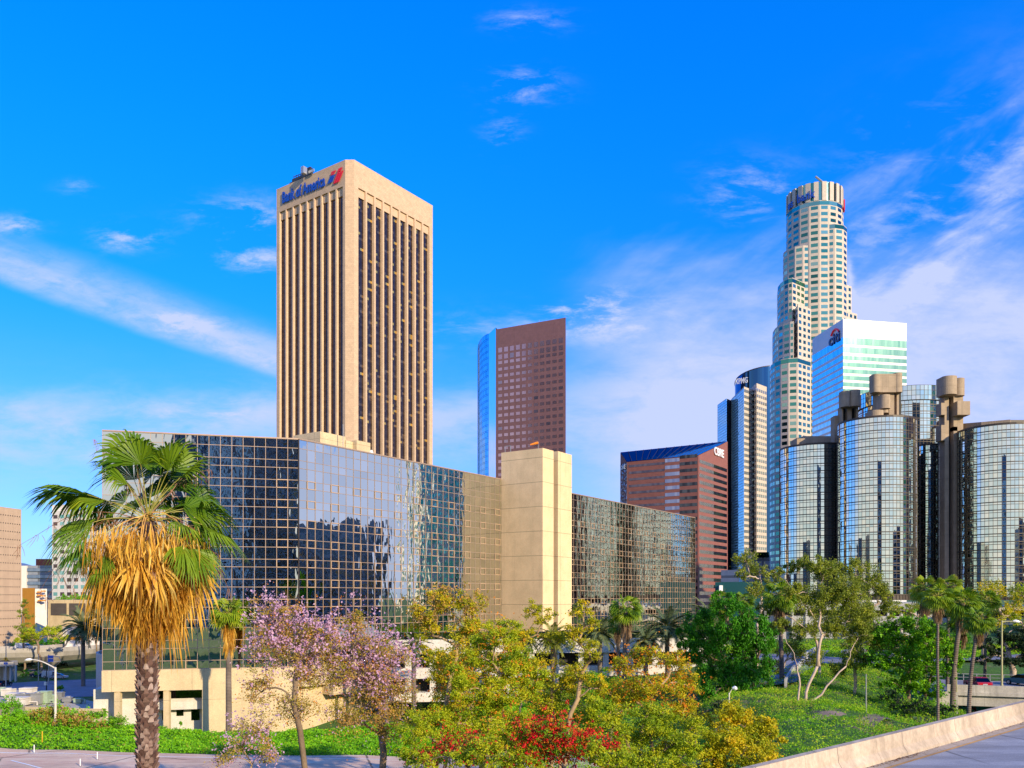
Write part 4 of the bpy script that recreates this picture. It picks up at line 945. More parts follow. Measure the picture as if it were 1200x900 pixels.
m = MB(); m.prism(pf([(61, 402), (82, 399), (82, 410), (61, 412)]), Z(598, 395)-1, Z(590, 395)); m.build('penthouse', M['whitewall'], wb)
sb = root('slate_office_block', (X(45, 430), 430, 0), 'blue-grey banded office block beyond the tan slotted block', 'office building')
m = MB(); m.prism(pf([(24, 430), (31, 424), (64, 424), (64, 445), (24, 450)]), 0, Z(663, 428)); m.build('wall', M['slate'], sb)
m = MB(); blk(m, 24.5, 31, 663, 720, 423, 4); m.build('end_wall', M['whitewall'], sb)
L2 = pxp(31.2, 423.5), pxp(64, 423.5); ribbon(sb, L2[0], L2[1], Z(666, 424), 3.4, .45, glass('steel_band_glass', [(0, (.2, .28, .42)), (1, (.3, .38, .5))], .3, .6, 0), zmin=5)
m = MB(); blk(m, 42, 64, 655, 668, 440, 8); sb2 = root('brick_penthouse', (X(52, 440), 440, 0), 'red brick building top showing over the slate office block', 'building'); m2 = MB(); blk(m2, 42, 64, 655, 740, 450, 12); m2.build('wall', M['brick'], sb2)
ob = root('orange_and_white_building', (X(40, 330), 330, 0), 'low building with one orange wall and one white wall', 'building')
m = MB(); m.prism(pf([(26, 335), (41, 330), (41, 350), (26, 350)]), 0, Z(689, 332)); m.build('orange_wall', M['orange'], ob)
m = MB(); m.prism(pf([(41.1, 330), (55, 334), (55, 350), (41.1, 350)]), 0, Z(690, 332)); m.build('white_wall', M['whitewall'], ob)
for (p, y) in ((43, 693), (48, 692), (43, 697), (48, 697.5), (44, 703), (48, 703)):
    m = MB(); blk(m, p, p+2.4, y, y+1.5, 329.2, 2); m.build('window', M['orange'], ob)
gb_ = root('low_grey_garage', (X(80, 290), 290, 0), 'low concrete garage with two dark louvred openings behind the date palm', 'garage')
m = MB(); m.prism(pf([(56, 292), (125, 288), (125, 310), (56, 312)]), 0, Z(703, 290)); m.build('wall', M['cream_base'], gb_)
for (p0, p1) in ((59.5, 78), (81, 100), (102.5, 122)): m = MB(); m.prism(pf([(p0, 291.6 if p0 < 70 else 290.3 if p0 < 90 else 288.8), (p1, 290.4 if p0 < 70 else 289.1 if p0 < 90 else 287.6), (p1, 295), (p0, 296)]), Z(721, 290), Z(707, 290)); m.build('louvre', stone('brown_louvre', (.12, .10, .09), .7, .1, (60, .45, 0), .1, .5), gb_)
ys_ = root('yellow_striped_house', (X(105, 262), 262, 0), 'small white and yellow banded building behind the date palm', 'building')
m = MB(); blk(m, 76, 118, 744, 765, 262, 10); m.build('wall', M['whitewall'], ys_)
m = MB(); blk(m, 74, 104, 735, 746, 266, 8); m.build('upper_wall', M['white_conc'], ys_)
m = MB(); blk(m, 78, 98, 746.5, 749.5, 261.6, 2); m.build('yellow_band', M['orange'], ys_)
fb = root('low_flat_roof_building', (X(60, 145), 145, 0), 'low cream flat-roofed building with many roof units beyond the hedge', 'building')
m = MB(); m.prism(pf([(-40, 150), (30, 138), (122, 134.5), (122, 148), (60, 165), (-40, 178)]), 0, 4.2, mtop=1); m.build('wall', [M['cream_base'], M['roof']], fb)
m = MB(); A = pf([(-40, 150), (30, 138), (122, 134.5), (122, 148)])
for p, q in zip(A[:-1], A[1:]):
    p, q = V2(p), V2(q); L_ = np.linalg.norm(q-p); m.obox(p, (q-p)/L_, 0, L_, -.1, .35, 4.2, 5.0)
m.build('parapet', M['cream_base'], fb)
units = [(18, 152, 2.6, 1.2), (27, 150, 2.0, 1.3), (36, 152, 2.2, 1.1), (48, 150, 2.3, 1.5), (57, 154, 1.6, 1.3), (63, 150, 1.8, 1.0), (24, 145, 3.2, 1.3), (44, 146, 1.7, 1.9), (52, 147, 1.9, 2.1), (10, 158, 2, 1.3), (70, 150, 1.3, 1.6), (2, 160, 2.4, 1.2), (33, 160, 2.4, 1.3), (80, 149, 1.6, .8), (92, 148, 1.3, .7)]
for i, (p, y, w, h) in enumerate(units):
    x = X(p, y); m = MB(); mt = [M['white_conc'], M['metal'], plain('pale_green_metal', (.32, .42, .30), .5)][(i*7) % 3 if i != 8 else 2]
    m.box(x-w/2, x+w/2, y-w*.4, y+w*.4, 4.2+.25, 4.2+.25+h); m.box(x-w/2-.08, x+w/2+.08, y-w*.45, y+w*.45, 4.25+h, 4.35+h); m.box(x-w*.3, x+w*.3, y-w*.3, y+w*.3, 4.2, 4.46)
    if i % 2: m.tube([(x, y, 4.3+h), (x, y, 4.6+h)], w*.28, 10)
    else: m.tube([(x+w*.5, y, 4.9), (x+w*.9, y, 4.9), (x+w*.9, y, 4.3)], .14, 6)
    tag(m.build('air_conditioner', mt), 'boxy metal air-conditioning unit on the low flat roof', 'roof unit', 'air-conditioning units on the low flat roof')
# elevated freeway
ef = root('elevated_freeway', (X(30, 240), 240, 0), 'long curved grey elevated freeway viaduct with pillars', 'viaduct')
pts = pf([(-260, 232), (-90, 236), (0, 240), (40, 243), (75, 248), (110, 258), (150, 275)]); m = MB()
def loft(mb, pts, prof, m_=0):
    V = []; P = [V2(p) for p in pts]; k = len(prof)
    for i, p in enumerate(P):
        d = P[min(i+1, len(P)-1)]-P[max(i-1, 0)]; d /= np.linalg.norm(d); n = np.array((-d[1], d[0]))
        for (b, z) in prof: q = p+n*b; V.append((q[0], q[1], z))
    mb.add(V, [(i*k+j, (i+1)*k+j, (i+1)*k+(j+1) % k, i*k+(j+1) % k) for i in range(len(P)-1) for j in range(k)], None, m_)
zf = Z(771, 240); loft(m, pts, [(0, zf+2.6), (0, zf+1.4), (.6, zf), (2.5, zf-1.6), (12, zf-1.6), (14.5, zf+1.4), (14.5, zf+2.6), (14.1, zf+2.6), (14.1, zf+1.7), (.4, zf+1.7), (.4, zf+2.6)][::-1])
m.build('deck', M['concrete'], ef)
for i, p in enumerate((-70, -25, 12, 62)):
    m = MB(); Y = 246; x = X(p, Y); m.tube([(x, Y, -1), (x, Y, zf-2.8), (x, Y, zf-1.5)], [.9, .9, 2.2], 12); m.build('pillar', M['concrete'], ef)
uf = root('low_concrete_pavilion', (X(10, 225), 225, 0), 'low curved concrete canopy on pillars beside the left street', 'canopy')
m = MB(); loft(m, pf([(-30, 222), (5, 224), (16, 226), (21, 230)]), [(0, Z(776, 224)), (0, Z(781, 224)), (8, Z(781, 224)), (8, Z(776, 224))][::-1]); m.build('roof', M['concrete'], uf)
for p in (4, 11, 17): m = MB(); blk(m, p, p+1.7, 780, 799, 226, .5); m.build('column', M['podium'], uf)
m = MB(); blk(m, -20, 14, 781, 799, 230, 1); m.build('wall', M['concrete'], uf)

# ================================================================ bridge with the painted wall
rb_ = root('road_bridge', (X(1107, 100), 100, 8), 'weathered concrete road bridge with a mural painted under it', 'bridge')
B0_ = np.array((X(1110, 101), 101.)); B1_ = np.array((X(1290, 96), 96.)); bd = (B1_-B0_); BL = np.linalg.norm(bd); bd /= BL
zt = Z(802, 101)
M['bridge'] = stone('stained_bridge_concrete', (.50, .47, .42), .85, .12, (5.5, 9, 0), .03, .7, .9, .01, .06, .4)
m = MB(); m.obox(B0_, bd, 0, BL, 0, .3, zt-.85, zt); m.build('parapet', M['bridge'], rb_)
m = MB(); m.obox(B0_, bd, -.5, BL, -.25, 16, zt-1.25, zt-.85); m.obox(B0_, bd, 1.2, BL, .1, .7, zt-2.5, zt-1.25); m.build('deck', M['bridge'], rb_)
m = MB(); m.obox(B0_, bd, 1.2, BL, 15, 15.6, zt-2.5, zt-1.25); m.build('girder', M['bridge'], rb_)
m = MB(); m.obox(B0_, bd, -1.4, 1.1, -.5, 16.5, 5, zt-1.27); m.build('abutment', M['bridge'], rb_)
def muralmat():
    m, nt, b, out = newmat('mural_paint'); uv = coords(nt, 'UV', (.28, .55, 1)); n = noise_tex(nt, 1, 1, .4, uv, 1.2)
    c = ramp(nt, n, [(.0, (.01, .20, .22)), (.36, (.02, .34, .34)), (.42, (.10, .02, .03)), (.47, (.16, .02, .03)), (.50, (.02, .26, .30)), (.62, (.03, .42, .40)), (.68, (.04, .10, .12)), (.74, (.03, .36, .38))]); nt.nodes[-1].color_ramp.interpolation = 'CONSTANT'
    nt.links.new(c, b.inputs['Base Color']); b.inputs['Roughness'].default_value = .8; return m
m = MB(); m.obox(B0_, bd, 1.1, BL, 4.5, 5, 4, zt-1.27); m.build('mural_wall', muralmat(), rb_)
for a in (9.5, 19): m = MB(); q = B0_+bd*a-np.array((bd[1], -bd[0]))*.8; m.tube([(q[0], q[1], 4), (q[0], q[1], zt-2.5)], .5, 12); m.build('pillar', M['bridge'], rb_)
m = MB(); m.obox(B0_, bd, -.5, BL, .7, 15, zt-.846, zt-.84); tag(m.build('bridge_road', M['street']), kind='structure')
rl = root('bridge_railing', (X(1150, 118), 118, 12), 'thin metal railing along the far side of the bridge', 'railing')
m = MB(); m.obox(B0_, bd, -2, BL, 15.2, 15.3, zt+.05, zt+.13); m.obox(B0_, bd, -2, BL, 15.2, 15.25, zt-.4, zt-.34)
for a in np.arange(-2, BL, 1.6): m.obox(B0_, bd, a, a+.1, 15.2, 15.3, zt-.9, zt+.1)
m.build('rails', M['metal'], rl)

# ================================================================ unseen neighbours that the mirror glass reflects
def neighbour(name, poly, zt, zb, label, wm, gm, bay=5, fh=3.9, fw=.7, fhh=.6):
    r_ = root(name, (poly[0][0], poly[0][1], 8), label, 'office building'); w, q = MB(), []; punched(poly, 5, zt, fh, bay, fw, fhh, w, q, 2, all_sides=True); w.build('wall', wm, r_)
    m = MB(); [m.add(*x) for x in q]; o_ = m.build('windows', gm, r_); o_['kind'] = 'stuff'
neighbour('dark_glass_tower', [(-22, -200), (-22, -235), (52, -235), (52, -200)], 150, 5, 'dark glass tower across the freeway behind the viewpoint', M['slate'], M['g_dark'], 3.2, 3.6, .8, .7)
neighbour('pale_ribbed_block', [(-8, -180), (-8, -196), (12, -196), (12, -180)], 122, 5, 'narrow pale block before the dark glass tower behind the viewpoint', M['whitewall'], M['g_dark'], 6, 3.6, .5, .6)
neighbour('grey_slab_block', [(215, 128), (245, 128), (245, 205), (215, 205)], 58, 5, 'grey slab block on the next street facing the mirror-glass hotel', M['slate'], M['g_dark'], 4.5, 3.7, .7, .5)
neighbour('teal_office_tower', [(262, 236), (292, 236), (292, 262), (262, 262)], 150, 5, 'tall teal glass tower on the next street facing the mirror-glass hotel', M['whitewall'], M['g_teal'], 5, 3.8, .9, .55)
neighbour('brown_slab_block', [(230, 268), (275, 268), (275, 330), (230, 330)], 105, 5, 'brown slab block beside the mirrored glass drums', M['redgranite'], M['g_dark'], 5, 3.8, .8, .55)

# ================================================================ street furniture and vehicles
def arm_lamp(px, Y, base_z, ytop, arm, ytip, mat, label, rp=.11, head=.5, name='street_lamp', grp=None):
    x = X(px, Y); zt_ = Z(ytop, Y); r_ = root(name, (x, Y, base_z), label, 'street lamp', grp); dx_ = X(px+arm, Y)-x; zz_ = Z(ytip, Y)
    m = MB(); m.tube([(x, Y, base_z), (x, Y, base_z+.9), (x, Y, base_z+1), (x, Y, zt_)], [rp*1.9, rp*1.8, rp*1.35, rp], 10); m.build('pole', mat, r_)
    m = MB(); P = [(x+dx_*t, Y, zt_-.15+(zz_-zt_+.15)*math.sin(t*math.pi/2)) for t in np.linspace(0, 1, 8)]; m.tube(P, [rp*.75-.004*i for i in range(8)], 8); m.build('arm', M['yellow'] if name == 'street_lamp' and mat is M['metal'] and px == 65 else mat, r_)
    s = 1 if arm > 0 else -1; m = MB(); V = []
    m.tube([(x+dx_-s*.1, Y, zz_), (x+dx_+s*head*.4, Y, zz_+.02), (x+dx_+s*head, Y, zz_-.03), (x+dx_+s*head*1.5, Y, zz_-.08)], [.08, .19, .17, .05], 10); m.build('lamp_head', M['white'], r_); return r_
M['galv'] = plain('pale_pole_paint', (.62, .58, .52), .5, .1); M['polegreen'] = plain('olive_pole_paint', (.40, .38, .20), .6, 0)
arm_lamp(65, 112, gzf(X(65, 112), 112)-.3, 782, -28, 773, M['galv'], 'pale street lamp with a curved yellow-lit arm in the hedge left of the palm', .13, .6)
arm_lamp(1174, 100, zt-.85, 727, 14, 728, M['polegreen'], 'olive street lamp standing at the bridge parapet on the right', .09, .5)
arm_lamp(854.5, 72, gzf(X(854, 72), 72), 812, 5, 806.5, M['galv'], 'small grey lamp poking up before the dense green tree', .05, .22)
def pole(name, px, Y, zb, ytop, r, mat, label, cat='pole', extra=None):
    x = X(px, Y); r_ = root(name, (x, Y, zb), label, cat); m = MB(); m.tube([(x, Y, zb), (x, Y, Z(ytop, Y))], [r*1.2, r*.8], 8); m.build('pole', mat, r_)
    if extra: extra(r_, x, Y)
    return r_
pole('utility_pole', 1015, 84, gzf(X(1015, 84), 84)-.2, 790, .07, M['metal'], 'thin grey pole standing on the green slope')
pole('utility_pole', 1121, 100.5, zt-.85, 765, .06, M['polegreen'], 'thin olive pole at the bridge end among palm trunks')
def diamond(r_, x, Y):
    z = Z(772.5, Y); s = .62; m = MB(); m.add([(x-s, Y-.12, z), (x, Y-.12, z-s), (x+s, Y-.12, z), (x, Y-.12, z+s), (x-s, Y-.06, z), (x, Y-.06, z-s), (x+s, Y-.06, z), (x, Y-.06, z+s)], ((0, 1, 2, 3), (7, 6, 5, 4), (0, 4, 5, 1), (1, 5, 6, 2), (2, 6, 7, 3), (3, 7, 4, 0))); m.build('sign_panel', M['yellow'], r_)
    m = MB(); m.add([(x-.1, Y-.125, z-.3), (x+.1, Y-.125, z-.3), (x+.1, Y-.125, z+.1), (x+.28, Y-.125, z+.1), (x, Y-.125, z+.35), (x-.28, Y-.125, z+.1), (x-.1, Y-.125, z+.1)], ((0, 1, 2, 3, 4, 5, 6),)); m.build('arrow', M['dark'], r_)
    m = MB(); m.box(x-.5, x+.5, Y-.1, Y-.05, Z(777.5, Y)-.25, Z(777.5, Y)+.3); m.build('blue_plate', M['blue_sign'], r_)
pole('warning_sign', 7, 212, 0, 757, .13, M['metal'], 'yellow diamond warning sign over a blue plate on a tall pole', 'traffic sign', diamond)
def bluesigns(r_, x, Y):
    for k, (a, b) in enumerate(((768, 771.5), (772, 775.5))): m = MB(); m.box(x-.2, x+1.3, Y-.1, Y-.04, Z(b, Y), Z(a, Y)); m.build('sign_panel', M['blue_sign'], r_)
    m = MB(); m.tube([(x, Y, Z(770, Y)), (x+1.4, Y, Z(768.6, Y)), (x+2.8, Y, Z(770, Y)), (x+3.2, Y, Z(774, Y))], .09, 6); m.build('arm', M['metal'], r_)
pole('street_sign', 57, 222, 0, 767, .12, M['metal'], 'grey pole with blue street signs and a short arm', 'street sign', bluesigns)
pole('utility_pole', 45, 218, 0, 766, .09, M['metal'], 'thin grey pole near the viaduct shrubs')
def platesign(r_, x, Y): m = MB(); m.box(x-.5, x+.15, Y-.1, Y-.05, Z(803, Y), Z(799, Y)); m.build('sign_panel', M['white'], r_)
pole('street_sign', 54.5, 186, 0, 780, .12, M['dkmetal'], 'dark pole with a small white plate beyond the roof units', 'street sign', platesign)
def busplate(r_, x, Y): m = MB(); m.box(x-.17, x+.17, Y-.12, Y-.09, Z(794, Y), Z(790, Y)); m.build('sign_panel', M['white'], r_)
def fdelin(px, py, y1, col, label, nm='delineator_post', grp=None):
    # find ground point under the pixel
    best = min(np.arange(60, 125, .25), key=lambda Y: abs(gzf(X(px, Y), Y)+.22-Z(py, Y))); x = X(px, best); z = gzf(x, best)+.2
    r_ = root(nm, (x, best, z), label, 'marker post', grp); m = MB(); m.tube([(x, best, z), (x, best, z+(py-y1)/F*best)], .055, 8); m.build('post', col, r_)
    m = MB(); m.tube([(x, best, z-.02), (x, best, z+.05)], [.16, .12], 8); m.build('base', M['dkmetal'], r_)
fdelin(40, 882, 872.5, M['white'], 'white marker post on the pavement left of the chevron'); fdelin(94, 898, 889, M['white'], 'white marker post nearest the chevron point'); fdelin(114, 890, 881, M['white'], 'white marker post between chevron and palm trunk')
fdelin(49.5, 872, 857, M['yellow'], 'yellow marker post in the green ground cover')
def car(name, x, y, z, rot, paint, label, L=4.5, Wd=1.8, H=1.45, grp=None, van=False):
    r_ = root(name, (x, y, z), label, 'van' if van else 'car', grp); ca, sa = math.cos(rot), math.sin(rot)
    T = lambda p: (x+p[0]*ca-p[1]*sa, y+p[0]*sa+p[1]*ca, z+p[2])
    if van: body = [(-.5, .25, .92), (-.5, .95, 1), (-.47, 1.9, .95), (.18, 1.95, .95), (.34, 1.1, .98), (.49, .95, .95), (.5, .3, .9)]
    else: body = [(-.5, .28, .9), (-.5, .72, .95), (-.47, .95, .98), (-.1, .98, 1), (.2, .95, 1), (.46, .8, .95), (.5, .55, .92), (.5, .28, .9)]
    def loft2(pr, mt, nm, s=1):
        m = MB(); k = len(pr); V = [T((a*L, -w*Wd/2*s, h)) for a, h, w in pr]+[T((a*L, w*Wd/2*s, h)) for a, h, w in pr]
        m.add(V, [(i, (i+1) % k, k+(i+1) % k, k+i) for i in range(k)]+[tuple(range(k))[::-1], tuple(range(k, 2*k))]); return m.build(nm, mt, r_)
    bd_ = loft2(body, paint, 'body')
    if not van:
        cab = [(-.42, .94, .9), (-.28, H-.04, .74), (-.12, H, .72), (.08, H-.03, .72), (.27, .94, .88)]; loft2(cab, M['g_dark'], 'windows')
        loft2([(-.28, H-.05, .76), (-.26, H+.01, .74), (.06, H, .74), (.09, H-.05, .76)], paint, 'roof')
    else: loft2([(.17, 1.2, 1.0), (.15, 1.75, .97), (.22, 1.75, .97), (.37, 1.15, .99)], M['g_dark'], 'windshield')
    for sx in (-.31, .31):
        for sy in (-1, 1):
            m = MB(); m.tube([T((sx*L, sy*(Wd/2-.2), .33)), T((sx*L, sy*(Wd/2+.01), .33))], .33, 14); w_ = m.build('wheel', M['dark'], r_)
            m = MB(); m.tube([T((sx*L, sy*(Wd/2), .33)), T((sx*L, sy*(Wd/2+.02), .33))], .2, 10); m.build('rim', M['metal'], w_)
    for sy in (-1, 1):
        m = MB(); V = [T((-.503*L, sy*Wd*.26+a, h)) for a, h in ((-.22, .66), (.22, .66), (.22, .86), (-.22, .86))]; m.add(V, ((0, 1, 2, 3), (3, 2, 1, 0))); m.build('tail_light', M['red_sign'], r_)
        m = MB(); V = [T((.503*L, sy*Wd*.3+a, h)) for a, h in ((-.2, .55), (.2, .55), (.2, .75), (-.2, .75))]; m.add(V, ((0, 1, 2, 3), (3, 2, 1, 0))); m.build('headlight', M['white'], r_)
    m = MB(); V = [T((-.504*L, a, h)) for a, h in ((-.26, .62), (.26, .62), (.26, .76), (-.26, .76))]; m.add(V, ((0, 1, 2, 3), (3, 2, 1, 0))); m.build('number_plate', M['white'], r_)
    return r_
pt = lambda n, c: plain(n, c, .25, .1, .03)
q = B0_+bd*4.2+np.array((-bd[1], bd[0]))*5.0
car('parked_car', q[0], q[1], zt-.84, math.atan2(.96, .12), pt('red_paint', (.35, .02, .05)), 'red car driving away on the bridge with tail lights showing')
q = B0_+bd*10+np.array((-bd[1], bd[0]))*5; car('car', X(1199, 108), 108, zt-.84, math.atan2(.9, -.3), pt('teal_paint', (.04, .16, .18)), 'dark teal car at the frame edge on the bridge')
COL.objects['parked_car'].name = 'bridge_car' if False else 'parked_car'
for i, (px, Y, rot, colr, lab, vn) in enumerate(((1, 196, .1, (.05, .06, .08), 'dark car on the left street beyond the roof units', False), (4.5, 216, 1.5, (.02, .02, .03), 'black car beside the yellow warning sign', False),
        (46, 236, .2, (.02, .04, .12), 'navy car parked under the viaduct', False), (52, 240, .1, (.35, .37, .42), 'silver car parked under the viaduct beside the navy one', False), (60, 234, .1, (.6, .6, .62), 'white van parked under the viaduct near the podium', True), (40, 242, .15, (.1, .1, .11), 'charcoal car in shadow under the viaduct', False), (69, 232, .1, (.45, .5, .6), 'pale blue car parked at the podium corner', False),
        (28, 252, .05, (.65, .65, .66), 'white van travelling on the elevated freeway', True))):
    x = X(px, Y); car('van' if vn else 'parked_car', x, Y, (zf+1.7) if 'elevated' in lab else max(gzf(x, Y), .0)+.12, rot, pt('car_paint', colr), lab, van=vn)
car('parked_car', X(1001, 160), 160, gzf(X(1001, 160), 160)+.4, 2.6, pt('white_paint_car', (.7, .7, .7)), 'white car on the side street behind the green slope')
car('parked_car', X(1032, 152), 152, gzf(X(1032, 152), 152)+.4, 2.8, pt('grey_paint_car', (.3, .3, .32)), 'grey car half hidden behind the bright green tree')
# ================================================================ vegetation
SB_ = np.array((sd.x*.75, sd.y*.75, .9))*.75     # leaves turn towards the light
def leafcloud(C, D, size, asp=.45, down=0.0, flat=0.0):
    """C: leaf centres, D: per-leaf rnd; returns verts, faces"""
    n = len(C); a = rng.normal(size=(n, 3)); a[:, 2] -= down*2.2; a /= np.linalg.norm(a, axis=1, keepdims=True)
    b = rng.normal(size=(n, 3)); b[:, 2] *= (1-flat); b -= a*(a*b).sum(1, keepdims=True); b /= np.linalg.norm(b, axis=1, keepdims=True)
    s = size*rng.uniform(.6, 1.35, (n, 1)); nn = np.cross(a, b)
    nn += SB_*rng.uniform(.2, 1.3, (n, 1)); nn /= np.linalg.norm(nn, axis=1, keepdims=True)
    a = a-nn*(a*nn).sum(1, keepdims=True); a /= np.linalg.norm(a, axis=1, keepdims=True)+1e-6; b = np.cross(nn, a)
    V = np.stack((C-a*s*.5, C+b*s*asp*.5+nn*s*.08, C+a*s*.5, C-b*s*asp*.5+nn*s*.08), 1).reshape(-1, 3)
    return V, np.arange(n*4).reshape(n, 4)
def leafobj(name, C, D, size, mat, parent, asp=.45, down=0, flat=0):
    V, Fc = leafcloud(C, D, size, asp, down, flat); off = np.array(_loc(parent)) if parent is not None else 0
    return np_mesh(name, V-off, Fc, [mat], parent, np.clip(D, 0, 1))
L_ = {}
L_['yellowgreen'] = leafmat('yellow_green_leaf', [(0, (0.071, 0.154, 0.007)), (0.3, (0.223, 0.351, 0.011)), (0.6, (0.47, 0.534, 0.013)), (0.85, (0.682, 0.562, 0.018)), (1, (0.729, 0.393, 0.018))])
L_['gold'] = leafmat('golden_leaf', [(0, (0.091, 0.154, 0.006)), (0.3, (0.285, 0.351, 0.01)), (0.6, (0.602, 0.534, 0.012)), (0.85, (0.873, 0.562, 0.016)), (1, (0.933, 0.393, 0.016))])
L_['olive'] = leafmat('olive_leaf', [(0, (0.068, 0.111, 0.01)), (0.4, (0.203, 0.247, 0.02)), (0.75, (0.405, 0.39, 0.03)), (1, (0.608, 0.416, 0.04))])
L_['amber'] = leafmat('amber_sparse_leaf', [(0, (0.156, 0.179, 0.021)), (0.4, (0.39, 0.33, 0.035)), (0.7, (0.598, 0.358, 0.106)), (1, (0.754, 0.385, 0.141))])
L_['bright'] = leafmat('bright_green_leaf', [(0, (0.023, 0.092, 0.005)), (0.4, (0.092, 0.287, 0.007)), (0.75, (0.23, 0.483, 0.011)), (1, (0.437, 0.552, 0.023))])
L_['ficus'] = leafmat('deep_green_leaf', [(0, (0.01, 0.062, 0.005)), (0.4, (0.037, 0.2, 0.007)), (0.75, (0.112, 0.4, 0.013)), (1, (0.25, 0.55, 0.019))])
L_['gum'] = leafmat('gum_leaf', [(0, (0.068, 0.115, 0.015)), (0.4, (0.179, 0.245, 0.025)), (0.75, (0.372, 0.416, 0.037)), (1, (0.66, 0.575, 0.037))])
L_['palmtop'] = leafmat('bright_fan_frond', [(0, (.04, .10, .008)), (.4, (.14, .27, .012)), (.75, (.32, .42, .02)), (1, (.52, .50, .04))], .3, .4, .9)
L_['darkleaf'] = leafmat('dark_leaf', [(0, (.008, .02, .01)), (.5, (.025, .055, .02)), (1, (.07, .11, .03))])
L_['mauve'] = leafmat('mauve_blossom', [(0, (0.448, 0.252, 0.469)), (0.5, (0.65, 0.399, 0.632)), (0.85, (0.806, 0.546, 0.734)), (1, (0.896, 0.651, 0.734))], .4)
L_['red'] = leafmat('red_bract', [(0, (0.385, 0.005, 0.02)), (0.6, (0.825, 0.01, 0.03)), (1, (0.935, 0.12, 0.03))], .4)
L_['orangebl'] = leafmat('orange_leaf', [(0, (.55, .16, .01)), (1, (.85, .32, .02))], .4)
L_['ivy'] = leafmat('ivy_leaf', [(0, (.04, .16, .004)), (.4, (.13, .40, .006)), (.75, (.26, .58, .01)), (1, (.45, .62, .02))], .3, .5, .25)
L_['grass'] = leafmat('slope_grass', [(0, (0.035, 0.152, 0.006)), (0.4, (0.14, 0.406, 0.01)), (0.7, (0.386, 0.608, 0.015)), (1, (0.737, 0.676, 0.05))], .3, .6, .1)
M['bark'] = stone('grey_brown_bark', (.24, .17, .11), .95, .2, None, stain=.4, bmp=.03)
M['palebark'] = stone('pale_pink_bark', (.55, .42, .34), .9, .15, None, stain=.5, bmp=.02)
M['tanbark'] = stone('tan_bark', (.42, .29, .16), .9, .2, None, stain=.4, bmp=.02)
M['palmbark'] = stone('palm_bark', (.22, .17, .14), .95, .2, (60, .22, 0), .04, .45, .3, .03)
def tree(label, px, Y, blobs, leaf='yellowgreen', bark=None, lpx=4.2, cov=2.6, nclu=70, fork=.35, spread=1.0, tr=.22, down=0, name='tree', cat='tree', z0=None, extras=(), group=None, lean=0, asp=.5, blob_w=None, tip=.014, stems=None, shell=.45, clump=None, core=0, wob=.05):
    k = Y/F; lpx *= .84; x0 = X(px, Y); zg = gzf(x0, Y) if z0 is None else z0
    r_ = root(name, (x0, Y, zg), label, cat, group)
    B = [(np.array(((bx-600)*k, Y+(random.uniform(-.5, .5)*rx*k if len(b) < 1 else (b[0] if b else random.uniform(-.6, .6)*rx*k)), HC+(HZ-by)*k)), np.array((rx*k, rx*k*.95, ry*k))) for bx, by, rx, ry, *b in blobs]
    P = [np.array((x0, Y, zg-.3))]; par = [-1]; paths = []
    def path(i0, tgt, steps, wob, sag=0):
        p0 = P[i0]; L = np.linalg.norm(tgt-p0); idx = [i0]; cur = i0
        side = rng.normal(size=3)*wob*L
        for s in range(1, steps+1):
            t = s/steps; up = np.array((0, 0, 1))*L*(.18 if wob > .03 else .06)*math.sin(t*math.pi)*(1-sag)
            q = p0+(tgt-p0)*t+side*math.sin(t*math.pi)+up+rng.normal(size=3)*L*.018*(s < steps)
            P.append(q); par.append(cur); cur = len(P)-1; idx.append(cur)
        paths.append(idx); return cur
    cz = min(b[0][2] for b in B); cen = sum(b[0] for b in B)/len(B)
    forks = []
    for (sx, dxs) in (stems or [(px, 0)]):
        P.append(np.array((X(sx, Y), Y+random.uniform(-.3, .3), zg-.3))); par.append(-1); i0 = len(P)-1
        ft = P[i0]+(cen-P[i0])*fork; ft[0] = P[i0][0]+(cen[0]-P[i0][0])*fork*.5+dxs*k; forks.append(path(i0, ft, 6, .02))
    limb = []
    for c, r in sorted(B, key=lambda b: np.linalg.norm(b[0]-cen)):
        cand = forks+[i for l in limb for i in l[:-1]]
        tgt = c-np.array((0, 0, r[2]*.35)); j = min(cand, key=lambda i: np.linalg.norm(P[i]-tgt)+max(0, P[i][2]-tgt[2])*2)
        n0 = len(P); path(j, tgt, 7, wob); limb.append(list(range(n0, len(P))))
    vol = np.array([r[0]*r[2] for _, r in B]); vol = vol/vol.sum() if blob_w is None else np.array(blob_w)/sum(blob_w)
    cl = []; cs = []
    for bi, (c, r) in enumerate(B):
        m_ = max(3, int(nclu*vol[bi]))
        d = rng.normal(size=(m_, 3)); d /= np.linalg.norm(d, axis=1, keepdims=True); q = c+d*r*(rng.uniform(0, 1, (m_, 1))**shell)*np.array((.9, .9, .9)); cl.append(q); cs += [(r[0]*r[2])**.5]*m_
    cl = np.concatenate(cl); cs = np.array(cs); A = np.array(P)
    for q in cl:
        d = np.linalg.norm(A-q, axis=1)+np.maximum(0, A[:, 2]-q[2])*1.2; j = int(np.argmin(d)); n0 = len(P); path(j, q, 3, .06, sag=.3 if down else 0); A = np.array(P)
    cnt = np.ones(len(P)); 
    for i in range(len(P)-1, 0, -1):
        if par[i] >= 0: cnt[par[i]] += cnt[i]
    rad = tip*(k*F/55)**.3*cnt**.5; rad *= tr/max(rad.max(), 1e-6) if rad.max() > tr*.01 else 1; rad = np.maximum(rad, .011*Y/55)
    for idx in paths[:len(forks)]:
        for q_, i in enumerate(idx): rad[i] = max(rad[i], tr*(.8-.35*q_/len(idx)) if stems and len(stems) > 1 else 0)
    m = MB()
    for idx in paths:
        m.tube([P[i] for i in idx], [float(rad[i] if n_ else min(rad[i], rad[idx[1]]*1.25)) for n_, i in enumerate(idx)], 7 if rad[idx[0]] > .08 else 4)
